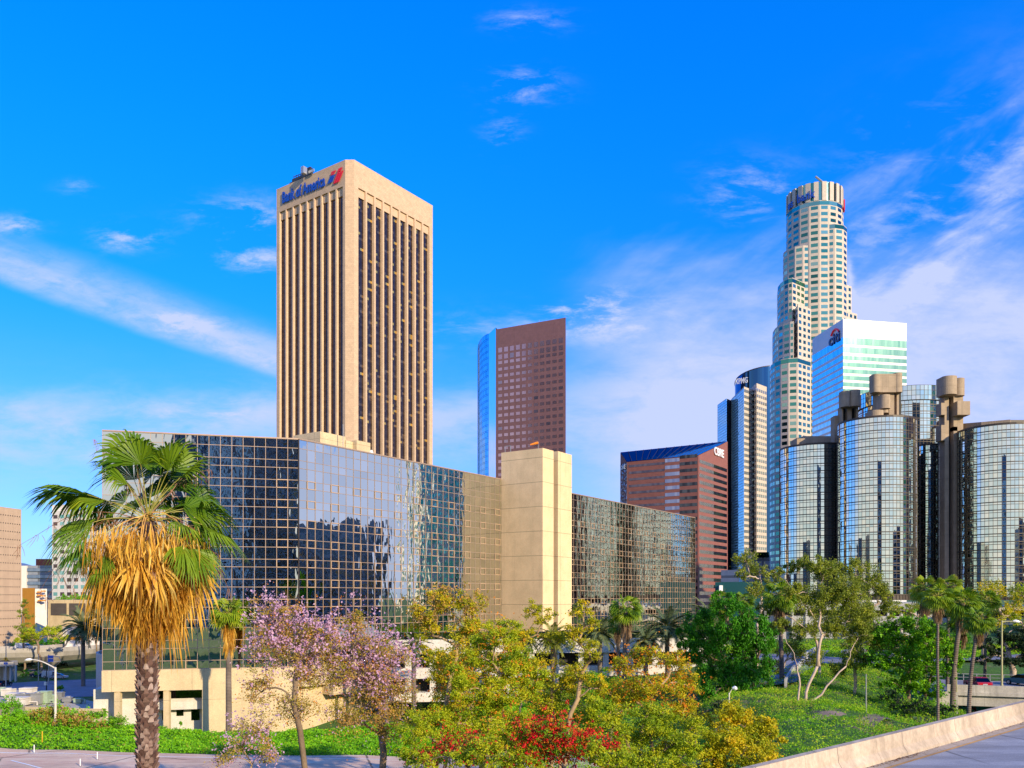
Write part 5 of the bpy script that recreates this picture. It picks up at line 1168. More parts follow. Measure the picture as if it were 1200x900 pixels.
    m.build('trunk', bark or M['bark'], r_, smooth=True)
    lw = lpx*k; area = sum(math.pi*rx*ry for _, _, rx, ry, *_ in blobs); nl = int(area*cov/(lpx*lpx*asp*.5))
    per = max(4, nl//len(cl)); sg = (clump if clump else .30)*cs*spread*(60/nclu)**.2*.62
    ci_ = np.repeat(np.arange(len(cl)), per); g_ = rng.normal(size=(len(ci_), 3)); g_ *= (.55+.45*rng.uniform(size=(len(ci_), 1)))
    if down: g_[:, 2] = g_[:, 2]*1.0-np.abs(rng.normal(size=len(ci_)))*down*1.3; 
    C = cl[ci_]+g_*sg[ci_][:, None]*np.array((1, 1, .7 if not down else 1.15))
    tone = rng.uniform(.1, .9, len(cl))
    D = np.clip(tone[ci_]*.55+rng.uniform(0, 1, len(ci_))*.45, 0, 1)
    leafobj('crown', C, D, lw, L_[leaf], r_, asp, down)
    for (nm, lf, frac, bx, by, rx, ry, s_) in extras:
        sel = np.ones(len(cl), bool)
        if bx is not None: u_ = (cl[:, 0]/cl[:, 1]*F+600-bx)/rx; v_ = (HZ-(cl[:, 2]-HC)/cl[:, 1]*F-by)/ry; sel = u_*u_+v_*v_ < 1
        q = cl[sel]; 
        if not len(q): continue
        n_ = max(20, int(len(q)*per*frac)); ii = rng.integers(0, len(q), n_); sub = rng.normal(size=(len(q)*5, 3)); sgm = cs[sel].mean()*.3*spread
        c5 = q[np.arange(len(q)*5) % len(q)]+sub*sgm*1.0; jj = rng.integers(0, len(c5), n_)
        C2 = c5[jj]+rng.normal(size=(n_, 3))*sgm*.2; eo = leafobj(nm, C2, rng.uniform(0, 1, n_), lw*s_, L_[lf], r_, .7); eo['kind'] = 'stuff'
    return r_

# ---- fan palms
M['frond'] = leafmat('fan_frond', [(0, (.02, .07, .006)), (.4, (.08, .19, .01)), (.75, (.22, .33, .015)), (1, (.44, .42, .02))], .3, .4, .9)
M['dead'] = leafmat('dead_frond', [(0, (.26, .10, .02)), (.3, (.58, .28, .03)), (.65, (.84, .50, .07)), (1, (.90, .68, .24))], .35, .6, .9)
M['deadgrey'] = leafmat('grey_dead_frond', [(0, (.16, .10, .07)), (.5, (.36, .24, .15)), (1, (.55, .38, .24))], .3, .7, .9)
M['pet'] = plain('petiole', (.30, .28, .05), .5, 0, .3); M['petdead'] = plain('dry_petiole', (.55, .30, .07), .6, 0, .3); M['pod'] = plain('flower_stalk', (.25, .12, .07), .7, 0, .3)
def frond(mb, p0, tipdir, pet, rad, sag, nseg=26, span=105, tone=.5, crinkle=0, m0=0, m1=1, droop=.35, wpet=.03, twist=None):
    p0 = Vector(p0); d = Vector(tipdir).normalized(); pts = [p0]; cur = p0.copy(); dd = d.copy(); n = 5
    for i in range(n): dd = (dd+Vector((0, 0, -sag/n))).normalized(); cur = cur+dd*(pet/n); pts.append(cur.copy())
    mb.tube(pts, [wpet*(1-.1*i) for i in range(n+1)], 4, m=m1, r=tone)
    hub = pts[-1]; d = dd; side = d.cross(Vector((0, 0, 1)))
    if side.length < .1: side = Vector((random.uniform(-1, 1), random.uniform(-1, 1), 0)); side -= d*side.dot(d)
    side.normalize(); nrm = side.cross(d)
    if twist is None: twist = random.gauss(0, .5)
    c, s = math.cos(twist), math.sin(twist); side, nrm = side*c+nrm*s, nrm*c-side*s
    dphi = 2*span/nseg
    for i in range(nseg):
        a = R(-span+(i+.5)*dphi+random.gauss(0, crinkle*6)); L = rad*(.72+.28*math.cos(a*.85))*random.uniform(.9, 1.06)
        lv = (d*math.cos(a)+side*math.sin(a)); per = (side*math.cos(a)-d*math.sin(a)); cup = nrm*(-.10*math.sin(abs(a)))
        def pt(t, w, e): 
            g = Vector((0, 0, -1))*droop*L*(max(0, t-.35)**2)*2.0*(1+crinkle*random.uniform(0, .8))
            return hub+lv*L*t+cup*L*t+per*w+nrm*e+g
        w = L*.62*math.tan(R(dphi/2))*.98; e = w*.55*(1 if i % 2 else -1); z = crinkle*random.gauss(0, .04)
        tn = min(1, max(0, tone+random.gauss(0, .10)))
        # inner joined blade, then a free drooping finger
        mb.add([pt(0, 0, 0), pt(.6, w, -e*.5+z), pt(.62, 0, e+z), pt(.6, -w, -e*.5+z)], ((0, 1, 2), (0, 2, 3)), tn, m0)
        w2 = w*.6
        mb.add([pt(.6, w, -e*.5+z), pt(.62, 0, e+z), pt(.6, -w, -e*.5+z), pt(.82, w2, z), pt(.82, -w2*.8, z), pt(1, 0, 0)], ((0, 1, 4, 3), (1, 2, 4), (3, 4, 5)), tn, m0)
def palm_trunk(mb, x, y, z0, z1, r0, r1, lean=(0, 0), boots=None, top=0):
    n = 14; P = [(x+lean[0]*(1-math.cos(t*math.pi/2))+.02*math.sin(t*9), y+lean[1]*t, z0+(z1-z0)*t) for t in np.linspace(0, 1, n)]
    mb.tube(P, [r0*(1.25 if i == 0 else 1)+(r1-r0)*i/(n-1) for i in range(n)], 14)
    return Vector(P[-1])
def fan_palm(label, px, Y, ytop, crown_px, skirt_y, tr=.22, lean=0, leaf='frond', dead='deadgrey', name='fan_palm', z0=None, nf=34, tone=.5, group=None):
    k = Y/F; x = X(px, Y); zb = gzf(x-lean*k, Y) if z0 is None else z0; Rc = crown_px*k; zc = Z(ytop, Y)-Rc*.75
    r_ = root(name, (x-lean*k, Y, zb), label, 'palm tree', group)
    m = MB(); top = palm_trunk(m, x-lean*k, Y, zb-.4, zc, tr*1.15, tr*.85, (lean*k, 0)); m.build('trunk', M['palmbark'], r_, smooth=True)
    m = MB()
    for i in range(nf):
        az = i*2.399+random.uniform(-.3, .3); el = math.asin(min(.98, max(-.55, 1-1.5*(i+.5)/nf+random.gauss(0, .08))))
        d = (math.cos(az)*math.cos(el), math.sin(az)*math.cos(el), math.sin(el)); frond(m, top, d, Rc*.5, Rc*.56, .45, 14, 95, tone+random.gauss(0, .15), droop=.45, wpet=.02*Y/60)
    m.build('crown', [L_['palmtop'], M['pet']], r_)
    m = MB(); sl = (Z(ytop, Y)-Z(skirt_y, Y)); hang = max(.5, zc-Z(skirt_y, Y))
    for i in range(int(nf*1.5)):
        az = i*2.399; t = (i+.5)/(nf*1.5); z = zc-hang*t*.55; d = (math.cos(az), math.sin(az), -.9-t)
        frond(m, (top[0], top[1], z), d, Rc*(.30-.1*t), Rc*.55*(1-.3*t), 2.2, 9, 38, random.random(), .5, droop=.9, wpet=.02*Y/60)
    m.build('dead_fronds', [M[dead], M['petdead']], r_)
    return r_
def feather_palm(label, px, Y, ytop, crown_px, tr=.3, z0=None, leaf='greypalm', name='feather_palm', nf=40, group=None):
    k = Y/F; x = X(px, Y); zb = gzf(x, Y) if z0 is None else z0; Rc = crown_px*k; zc = Z(ytop, Y)-Rc*.85
    r_ = root(name, (x, Y, zb), label, 'palm tree', group); m = MB(); palm_trunk(m, x, Y, zb-.3, zc, tr, tr*.95); m.build('trunk', M['palmbark'], r_, smooth=True)
    m = MB()
    for i in range(nf):
        az = i*2.399+random.uniform(-.2, .2); el = math.asin(min(.97, max(-.35, 1-1.3*(i+.5)/nf))); d = Vector((math.cos(az)*math.cos(el), math.sin(az)*math.cos(el), math.sin(el)))
        L = Rc*random.uniform(1.05, 1.3); p = Vector((x, Y, zc)); P = [p.copy()]; dd = d.copy(); tn = random.uniform(.2, .9)
        for s in range(9): dd = (dd+Vector((0, 0, -.13))).normalized(); p = p+dd*L/9; P.append(p.copy())
        m.tube(P, [.012*k*F/20*(1-s/11) for s in range(10)], 3, m=1, cap=False)
        side = d.cross(Vector((0, 0, 1))).normalized()
        for j in range(46):
            t = .12+.88*j/46; q = t*9; i0 = min(int(q), 8); pp = P[i0].lerp(P[i0+1], q-i0); tg = (P[i0+1]-P[i0]).normalized(); ll = L*.26*math.sin(min(1, t*1.3)*math.pi*.8+.25)
            for sg in (-1, 1):
                v_ = (side*sg*.8+tg*.75+Vector((0, 0, .25 if t < .6 else -.1))).normalized(); tip = pp+v_*ll+Vector((0, 0, -ll*.25)); w = tg*.016*L/2
                m.add([pp-w, pp+w, (pp+tip)/2+w*1.3+Vector((0, 0, ll*.05)), tip, (pp+tip)/2-w*.6+Vector((0, 0, ll*.05))], ((0, 1, 2, 3, 4),), tn+random.gauss(0, .1), 0)
    m.build('crown', [L_[leaf], M['pet']], r_); return r_
L_['greypalm'] = leafmat('grey_green_frond', [(0, (.04, .08, .04)), (.5, (.11, .16, .08)), (1, (.24, .28, .12))], .25)
L_['goldpalm'] = leafmat('gold_green_frond', [(0, (.08, .12, .02)), (.5, (.22, .26, .04)), (1, (.42, .40, .06))], .3)

# ---- the big palm in front
hx, hY = X(173.5, 24.5), 24.5; hz = Z(612, 24.5); kk = hY/F
hp = root('fan_palm', (hx-.06, hY, gzf(hx, hY)), 'tall shaggy fan palm close to the viewer with a huge golden dead skirt', 'palm tree')
m = MB(); palm_trunk(m, hx-.06, hY, gzf(hx, hY)-.3, hz, .27, .24, (.06, 0)); tko = m.build('trunk', stone('palm_trunk_core', (.10, .06, .05), 1, .2, bmp=.03), hp, smooth=True)
m = MB(); zz0, zz1 = gzf(hx, hY), Z(735, hY); row = 0; z = zz0
while z < zz1:
    for j in range(8):
        a = 2*math.pi*(j+(.5 if row % 2 else 0)+random.uniform(-.12, .12))/8; rr = .265+random.uniform(0, .02); h = random.uniform(.10, .17); w = random.uniform(.055, .085); o_ = random.uniform(.03, .075)
        c, s = math.cos(a), math.sin(a); cx_, cy_ = hx-.03, hY
        def q(rad, tang, zz): return (cx_+c*rad-s*tang, cy_+s*rad+c*tang, zz)
        zz = z+random.uniform(-.02, .02)
        m.add([q(rr-.03, -w*1.3, zz-.05), q(rr-.03, w*1.3, zz-.05), q(rr+o_, w*.75, zz+h*.8), q(rr+o_+.012, 0, zz+h*1.05), q(rr+o_, -w*.75, zz+h*.75), q(rr-.02, 0, zz+h*.8)], ((0, 1, 2, 3, 4), (4, 3, 5), (3, 2, 5), (1, 5, 2), (0, 4, 5)), random.random())
    z += .118; row += 1
def bootmat():
    mm, nt, b, out = newmat('palm_leaf_base'); r = rnd(nt); w = coords(nt, 'World'); n = noise_tex(nt, 9, 4, .7, w); E.nt = nt; f = E(r)*.6+E(n)*.6-.1
    nt.links.new(ramp(nt, f.v, [(.15, (.07, .03, .025)), (.45, (.20, .11, .09)), (.7, (.42, .30, .27)), (1, (.68, .56, .52))]), b.inputs['Base Color']); b.inputs['Roughness'].default_value = .95; bump(nt, b, noise_tex(nt, 60, 3, .7, coords(nt, 'World', (1, 1, .2))), .01); return mm
o_ = m.build('leaf_bases', bootmat(), hp); o_['kind'] = 'stuff'
head = Vector((hx, hY, hz))
greens = [(50, 548, .2, .42), (68, 556, -.9, .4), (60, 592, .4, .5), (75, 600, -1, .35), (113, 530, .8, .3), (130, 512, .9, .25), (152, 500, -.2, .35), (160, 505, 1.1, .2), (190, 528, 1.3, .25), (216, 505, -.2, .4), (205, 520, .8, .45), (175, 540, 1.5, .3),
          (286, 601, .2, .55), (262, 590, .9, .5), (74, 645, -.9, .2), (98, 672, -1.3, .4), (128, 688, -1.5, .5), (268, 652, -1.0, .5), (254, 668, -1.2, .5), (240, 615, 1.4, .3), (135, 560, 1.6, .2), (120, 585, 1.7, .15), (228, 560, 1.6, .25), (185, 560, 1.9, .1), (158, 548, 1.2, .15), (198, 545, 1.0, .35), (175, 520, .6, .3), (140, 565, .9, .25), (210, 570, .8, .35), (170, 575, 1.2, .2), (190, 590, 1.6, .15), (150, 590, 1.5, .2), (110, 570, .9, .3), (238, 580, .5, .4), (140, 530, -.4, .6), (170, 512, -.6, .5), (232, 530, .3, .5), (100, 575, -.7, .6), (245, 600, -.6, .65), (196, 500, .5, .45), (82, 570, .5, .35)]
for (tx, ty, dy_, tn) in greens:
    tgt = PX(tx, ty, hY); tgt.y += dy_; v_ = tgt-head; Ltot = v_.length; v_ = (v_.normalized()+Vector((0, 0, .16 if ty < 600 else .42))).normalized()
    m = MB(); frond(m, head+Vector((0, 0, random.uniform(-.1, .25))), v_, Ltot*(.56 if ty < 630 else .68), Ltot*(.54 if ty < 630 else .38), .36 if ty < 600 else .85, 30, random.uniform(62, 90), tn+.12, .12, droop=random.uniform(.35, .7), wpet=.02, twist=random.gauss(.15, .6)); m.build('green_frond', [M['frond'], M['pet']], hp)
nd = 88
for i in range(nd):
    az = i*2.399+random.uniform(-.2, .2); t = (i+.5)/nd; spreadr = 1.95*(1-t)**1.1+.2; z = hz+.3-1.3*t
    v_ = Vector((math.cos(az), math.sin(az), (.75 if t < .5 else -.2)*random.uniform(.5, 1.1)-.2)); m = MB()
    tn = random.uniform(.1, .9)
    broad = random.random() < .55
    frond(m, Vector((hx, hY, z)), v_, spreadr*random.uniform(.35 if i < 30 and i % 2 else .75, 1.15), random.uniform(.8, 1.15)+.65*t, 2.6 if t < .4 else 4.0, 13 if broad else 20, random.uniform(45, 80) if broad else random.uniform(24, 50), tn, .55 if broad else .8, droop=.35 if broad else .8, wpet=.018, twist=random.uniform(-1.6, 1.6))
    m.build('dead_frond', [M['dead'], M['petdead']], hp)
# loose hanging shreds make the skirt ragged
m = MB()
for i in range(3200):
    az = random.uniform(0, 6.283); t = random.random()**.8; zt_ = hz-.1-2.7*t; rr = (1.9*(1-t)**.9+.34)*random.uniform(.45, 1.0) if t > .12 else random.uniform(.4, 1.7)
    p = Vector((hx+rr*math.cos(az), hY+rr*math.sin(az), zt_)); L = random.uniform(.35, 1.25); tw = Vector((random.gauss(0, .12), random.gauss(0, .12), -1)).normalized(); w = random.uniform(.008, .032)
    sd_ = Vector((math.sin(az*3+i), math.cos(az*3+i), 0))*w; mid = p+tw*L*.5+Vector((random.gauss(0, .05), random.gauss(0, .05), 0)); end = p+tw*L+Vector((random.gauss(0, .09), random.gauss(0, .09), 0))
    m.add([p-sd_*.4, p+sd_*.4, mid+sd_, end, mid-sd_], ((0, 1, 2, 4), (2, 3, 4)), min(1, max(0, random.gauss(.5, .3)+(-.25 if t > .75 else 0))))
o_ = m.build('dead_shreds', M['dead'], hp); o_['kind'] = 'stuff'
m = MB()
for (tx, ty, dy_, arch) in ((30, 640, -.3, .6), (45, 690, .2, .9), (230, 545, .9, .4), (75, 700, -.8, .8), (242, 700, -.8, .8), (60, 650, .5, .5), (270, 690, 0, .9), (120, 690, -1.6, .6), (205, 690, -1.6, .5), (150, 510, .2, .1), (113, 515, 0, .2)):
    tgt = PX(tx, ty, hY); tgt.y += dy_; P = []
    for t in np.linspace(0, 1, 9): q = head.lerp(tgt, float(t)); q.z += arch*math.sin(t*math.pi)*1.0; q.x += .06*math.sin(t*11+tx); P.append(q)
    m.tube(P, [.016-.0014*i for i in range(9)], 5)
    for t in range(3, 9):
        for _ in range(4): q = P[t]+Vector((random.gauss(0, .04), random.gauss(0, .04), 0)); e = q+Vector((random.gauss(0, .10), random.gauss(0, .10), -random.uniform(.12, .45))); m.tube([q, q.lerp(e, .5)+Vector((.02, 0, 0)), e], [.006, .008, .003], 3)
m.build('flower_stalks', M['pod'], hp)

# ---- other palms
fan_palm('slim fan palm with a pale golden skirt against the cream hotel base', 268, 128, 700, 24, 784, .42, 0, dead='dead', tone=.8, nf=44, z0=gzf(X(268, 128), 128))
fan_palm('fan palm with a brown skirt before the white parking deck', 733.5, 118, 697, 22, 757, .30, 2, tone=.5)
fan_palm('shorter twin fan palm beside the brown-skirted one', 724, 121, 722, 15, 756, .27, -1, tone=.3, nf=20)
fan_palm('small bright fan palm top just above the dense green tree', 846, 128, 693, 17, 730, .25, 0, tone=.5)
fan_palm('small dark fan palm top between the dense tree and gum tree', 871, 132, 693, 15, 730, .25, 0, tone=.2)
fan_palm('fan palm with a long brown skirt left of the tall gum tree', 913, 116, 681, 23, 748, .30, -3, tone=.4, nf=40)
PG = 'fan palms by the bridge'
fan_palm('slender fan palm on a straight thin dark trunk, left in its cluster', 1099, 88, 684, 20, 728, .13, 0, tone=.6, group=PG)
fan_palm('bright-topped fan palm half hidden behind the green tree', 1084, 112, 675, 20, 722, .22, 0, tone=.85, group=PG)
fan_palm('tall bright-topped fan palm behind the cluster by the bridge', 1112, 108, 674, 19, 716, .2, 2, tone=.8, group=PG)
fan_palm('thick shaggy fan palm in the middle of the bridge cluster', 1128, 98, 689, 24, 735, .27, 12, tone=.45, group=PG, nf=44)
fan_palm('dark fan palm hanging low behind the shaggy one', 1127, 104, 716, 18, 762, .24, 14, tone=.2, group=PG)
fan_palm('leaning fan palm in front of the bridge parapet', 1147, 92, 711, 20, 752, .2, 12, tone=.35, group=PG)
fan_palm('small fan palm cut off behind the yellow gum trees', 1158, 125, 692, 16, 730, .2, 4, tone=.5, group=PG)
FG = 'feather palms on the parking deck'
for px, Y, yt, cr, leaf, lab in ((782, 138, 706, 34, 'greypalm', 'large grey feather palm before the dark glass wall'), (832, 136, 697, 30, 'greypalm', 'tallest grey feather palm, at the end of the glass wall'), (703, 139, 720, 26, 'greypalm', 'grey feather palm just right of the cream lift tower'), (757, 134, 733, 22, 'greypalm', 'low grey feather palm beside the fan palm trunk'),
                             (648, 128, 727, 24, 'goldpalm', 'golden feather palm before the foot of the lift tower'), (548, 126, 722, 24, 'goldpalm', 'golden feather palm among the sparse amber trees'), (485, 133, 741, 20, 'greypalm', 'feather palm with a thick trunk before the white wall'), (452, 135, 742, 17, 'goldpalm', 'yellow-green feather palm behind the mauve tree'), (615, 130, 733, 20, 'greypalm', 'grey feather palm half hidden left of the lift tower')):
    feather_palm(lab, px, Y, yt, cr, .38, leaf=leaf, group=FG, nf=34, z0=gzf(X(px, Y), Y))
feather_palm('feather palm standing at the end of the viaduct', 97.5, 212, 712, 27, .5, nf=40, group='feather palms near the viaduct', z0=0); feather_palm('blue-green feather palm partly behind the mirror hotel corner', 119, 216, 716, 24, .5, nf=36, group='feather palms near the viaduct', z0=0)

# ---- trees in front, left to right
tree('mauve-flowering tree with long leaning limbs, left of a pair', 392, 56, [(312, 712, 22, 13), (340, 716, 20, 14), (318, 730, 26, 18), (350, 738, 28, 22), (372, 735, 22, 18), (330, 765, 34, 26), (362, 790, 30, 28), (308, 800, 22, 30), (345, 830, 36, 24), (300, 750, 12, 12), (385, 760, 22, 22), (392, 735, 18, 14), (395, 785, 20, 18)], 'amber', M['bark'], 3.0, .95, 200, .34, 1.55, .20, stems=[(394, -24)], extras=[('blossom', 'mauve', .50, 335, 740, 62, 46, 1.35), ('blossom', 'mauve', .10, None, 0, 1, 1, .9), ('orange_leaves', 'orangebl', .10, None, 0, 1, 1, .8)], name='flowering_tree')
tree('mauve-flowering tree with a dark forked trunk, right of a pair', 430, 58, [(412, 722, 18, 12), (417, 742, 22, 20), (430, 765, 34, 24), (455, 775, 28, 24), (400, 790, 30, 28), (440, 805, 40, 26), (470, 815, 22, 26), (410, 840, 32, 24), (455, 850, 30, 22)], 'amber', M['bark'], 3.0, 1.05, 200, .30, 1.55, .24, stems=[(428, 18)], extras=[('blossom', 'mauve', .50, 435, 770, 56, 42, 1.35), ('blossom', 'mauve', .10, None, 0, 1, 1, .9), ('orange_leaves', 'orangebl', .10, None, 0, 1, 1, .8)], name='flowering_tree')
tree('low sparse mauve-flowering sapling over the freeway pavement', 288, 52, [(280, 862, 26, 20), (300, 850, 22, 20), (268, 885, 24, 16), (318, 880, 22, 18)], 'amber', M['tanbark'], 3.2, .8, 60, .5, 1.3, .07, extras=[('blossom', 'mauve', .5, None, 0, 1, 1, 1)], name='flowering_tree')
tree('tall sparse amber-topped tree before the mirror glass', 512, 66, [(520, 700, 28, 14), (548, 708, 24, 16), (500, 718, 20, 14), (500, 740, 22, 18), (540, 745, 26, 22), (560, 730, 20, 16), (520, 775, 28, 22), (550, 790, 26, 22)], 'gold', M['tanbark'], 3.1, 1.7, 150, .4, 1.2, .18, extras=[('orange_leaves', 'orangebl', .06, None, 0, 1, 1, .8), ('amber_leaves', 'amber', .8, 520, 706, 60, 26, 1)])
tree('broad yellow-green tree filling the middle of the bank', 560, 58, [(590, 740, 26, 18), (568, 765, 30, 22), (600, 775, 30, 24), (545, 800, 30, 24), (585, 815, 38, 28), (620, 800, 26, 26), (560, 850, 44, 30), (605, 860, 36, 28), (520, 845, 26, 26)], 'yellowgreen', M['tanbark'], 3.3, 3.0, 220, .35, 1.15, .22, extras=[('orange_leaves', 'orangebl', .05, None, 0, 1, 1, .9)])
tree('thin-limbed golden tree in front of the lift tower', 645, 62, [(620, 712, 16, 12), (640, 722, 18, 14), (612, 745, 22, 16), (650, 750, 20, 16), (632, 780, 26, 22), (660, 800, 20, 22), (640, 825, 30, 20)], 'gold', M['tanbark'], 3.0, 1.7, 120, .45, 1.2, .15)
tree('golden tree with a thick crooked limb right of the lift tower', 655, 60, [(680, 715, 18, 13), (694, 728, 14, 14), (672, 745, 20, 16), (690, 760, 18, 18), (676, 790, 20, 18), (700, 800, 14, 16)], 'gold', M['tanbark'], 3.0, 1.8, 110, .5, 1.2, .17, stems=[(650, 6)])
tree('orange-flecked spreading tree before the white deck', 745, 60, [(760, 768, 26, 14), (790, 778, 24, 16), (735, 782, 24, 14), (808, 800, 20, 18), (765, 805, 36, 20), (725, 815, 28, 22), (800, 828, 24, 18)], 'gold', M['tanbark'], 3.1, 1.9, 150, .45, 1.2, .17, extras=[('orange_leaves', 'orangebl', .22, None, 0, 1, 1, .9)])
tree('dense leafy green tree below the orange-flecked one', 770, 50, [(720, 845, 34, 26), (760, 850, 36, 28), (800, 860, 36, 26), (740, 885, 44, 24), (790, 890, 40, 22), (695, 830, 20, 22)], 'yellowgreen', M['bark'], 3.6, 3.0, 190, .4, 1.1, .18)
tree('round yellow-leaved shrub tree beside the near parapet', 862, 52, [(860, 842, 34, 22), (885, 855, 32, 24), (840, 865, 34, 26), (875, 882, 42, 24), (905, 868, 20, 22), (830, 890, 30, 22)], 'gold', M['bark'], 3.8, 3.4, 180, .4, 1.0, .14)
tree('yellow-green tree deep in the bank behind the red bougainvillea', 655, 68, [(650, 815, 28, 18), (680, 830, 30, 20), (640, 840, 26, 18), (700, 850, 26, 18), (665, 790, 16, 12)], 'yellowgreen', M['tanbark'], 3.1, 2.8, 130, .4, 1.1, .15)
tree('leafy yellow-green tree hiding the white wall behind the mauve pair', 545, 74, [(515, 790, 26, 18), (550, 775, 26, 18), (580, 790, 26, 20), (530, 815, 28, 16), (600, 760, 16, 14), (500, 765, 14, 12)], 'gold', M['tanbark'], 3.0, 2.4, 140, .4, 1.1, .15, extras=[('orange_leaves', 'orangebl', .05, None, 0, 1, 1, .9)])
tree('low green tree at the foot of the bank, left of the large bougainvillea', 590, 46, [(580, 880, 34, 20), (545, 888, 26, 14), (615, 890, 30, 16), (500, 892, 26, 12)], 'yellowgreen', M['bark'], 3.6, 3.0, 140, .4, 1.1, .1, extras=[('red_bracts', 'red', .05, None, 0, 1, 1, .9)])
tree('low leafy tree at the foot of the bank, right of the large bougainvillea', 735, 44, [(730, 890, 30, 18), (765, 895, 26, 14), (700, 880, 20, 16)], 'yellowgreen', M['bark'], 3.8, 3.0, 110, .4, 1.1, .1)
tree('golden sparse tree just left of the lift tower', 590, 70, [(590, 735, 18, 14), (575, 750, 18, 14), (600, 760, 20, 14)], 'gold', M['tanbark'], 3.0, 2.0, 80, .45, 1.1, .12)
tree('dark-green rounded tree behind the orange-flecked one', 715, 78, [(705, 800, 22, 18), (728, 812, 24, 20), (700, 835, 24, 18), (690, 815, 14, 16), (748, 830, 20, 16)], 'bright', M['bark'], 3.4, 2.2, 90, .4, 1, .16)
tree('olive leafy tree under the amber-topped one', 500, 54, [(490, 855, 26, 24), (525, 875, 32, 22), (480, 885, 24, 18), (565, 885, 30, 16)], 'yellowgreen', M['bark'], 3.3, 2.6, 120, .4, 1.1, .14, extras=[('red_bracts', 'red', .10, 540, 862, 40, 26, .9)])
def shrub(label, px, Y, blobs, leaf, lpx=3.6, cov=2.4, nclu=60, name='shrub', **kw): return tree(label, px, Y, blobs, leaf, M['bark'], lpx, cov, nclu, .3, 1.15, .05, name=name, cat='shrub', **kw)
shrub('red bougainvillea sprawling in the middle of the bank', 650, 46, [(640, 878, 44, 20), (682, 870, 32, 18), (622, 860, 24, 14), (655, 850, 32, 12), (704, 884, 24, 14)], 'bright', 3.6, 1.5, 120, z0=5, extras=[('red_bracts', 'red', .95, None, 0, 1, 1, .95), ('orange_leaves', 'orangebl', .35, None, 0, 1, 1, .9)], name='bougainvillea')
shrub('smaller red bougainvillea left of the large one', 535, 50, [(530, 872, 18, 12), (555, 862, 16, 8), (505, 884, 16, 10)], 'olive', 3.4, 1.2, 60, z0=5, extras=[('red_bracts', 'red', .9, None, 0, 1, 1, .95)], name='bougainvillea')
shrub('rusty brown shrub behind the mauve tree', 530, 78, [(525, 812, 20, 12), (540, 826, 18, 12)], 'amber', 3.2, 2.0, 50, z0=6, extras=[('brown_leaves', 'red', .12, None, 0, 1, 1, .8)])
shrub('dark undergrowth shrub between the leaning trunks', 470, 72, [(480, 838, 26, 14), (505, 845, 22, 14)], 'olive', 3.2, 2.2, 60)
# ---- right side
tree('dense drooping deep-green tree right of the white deck', 850, 108, [(850, 722, 30, 26), (825, 735, 26, 26), (878, 735, 26, 26), (812, 765, 20, 26), (850, 765, 34, 32), (890, 765, 20, 32), (835, 795, 28, 26), (872, 795, 32, 26), (900, 745, 12, 20), (845, 700, 18, 10), (800, 745, 10, 14), (855, 812, 30, 12)], 'ficus', M['bark'], 3.3, 4.2, 330, .3, .8, .5, down=.9, shell=.30)
tree('white-limbed tall gum tree with a flat open crown', 940, 92, [(948, 660, 22, 10), (968, 668, 20, 14), (930, 664, 12, 9), (988, 690, 24, 20), (962, 698, 26, 18), (1003, 715, 20, 22), (925, 692, 14, 12), (912, 670, 9, 7), (978, 735, 20, 16), (1008, 742, 18, 14), (915, 735, 12, 12)], 'gum', M['palebark'], 2.6, 4.2, 300, .38, 1.0, .16, stems=[(936, -6), (940, 14), (944, 44)], down=.4, extras=[], wob=.02, z0=gzf(X(938, 92), 92))
tree('smaller gum tree rising beside the blue tower foot', 886, 140, [(878, 654, 17, 12), (892, 668, 14, 12), (870, 673, 11, 9), (905, 680, 12, 12), (885, 690, 14, 12), (912, 668, 7, 8)], 'gum', M['palebark'], 2.5, 2.6, 110, .5, 1.0, .19, down=.4, wob=.03)
tree('dark gum foliage hanging right of the white-limbed gum', 1000, 104, [(1002, 662, 18, 12), (1022, 680, 20, 20), (985, 668, 16, 12), (1035, 700, 14, 18), (1010, 720, 24, 22), (1030, 745, 20, 22), (1000, 765, 22, 18), (985, 780, 18, 12)], 'gum', M['palebark'], 2.6, 3.0, 160, .35, 1.1, .2, down=.5)
tree('broad olive gum crown behind the white-limbed gum', 960, 118, [(930, 700, 22, 18), (958, 712, 24, 18), (988, 722, 22, 18), (1012, 735, 20, 16), (900, 712, 14, 14), (945, 735, 20, 14)], 'gum', M['palebark'], 2.6, 2.4, 170, .4, 1.1, .2, down=.3)
tree('golden-green tree filling the gap by the podium', 1070, 140, [(1045, 712, 16, 10), (1075, 716, 18, 10), (1105, 712, 14, 10), (1130, 705, 14, 12)], 'gum', M['palebark'], 2.6, 2.6, 90, .5, 1.1, .2)
tree('olive tree screen low behind the gum trunks', 915, 128, [(925, 760, 20, 18), (955, 770, 20, 14), (905, 780, 14, 12), (935, 742, 14, 10)], 'gum', M['palebark'], 2.6, 2.4, 90, .4, 1.1, .15)
tree('bright green domed tree left of the palm cluster', 1068, 100, [(1045, 745, 24, 18), (1068, 740, 26, 20), (1092, 745, 26, 20), (1035, 770, 18, 16), (1065, 775, 34, 22), (1100, 775, 20, 20), (1055, 800, 26, 14), (1088, 805, 24, 14), (1110, 760, 12, 18)], 'bright', M['bark'], 3.0, 3.4, 190, .35, .9, .28, stems=[(1062, 0), (1082, 6)], shell=.35, extras=[('leaf_tips', 'ivy', .3, None, 0, 1, 1, 1)])
tree('small golden tree top before the white podium', 1057, 150, [(1058, 713, 9, 7), (1065, 728, 14, 9), (1045, 724, 8, 7)], 'yellowgreen', M['palebark'], 2.6, 2.2, 40, .6, 1, .15)
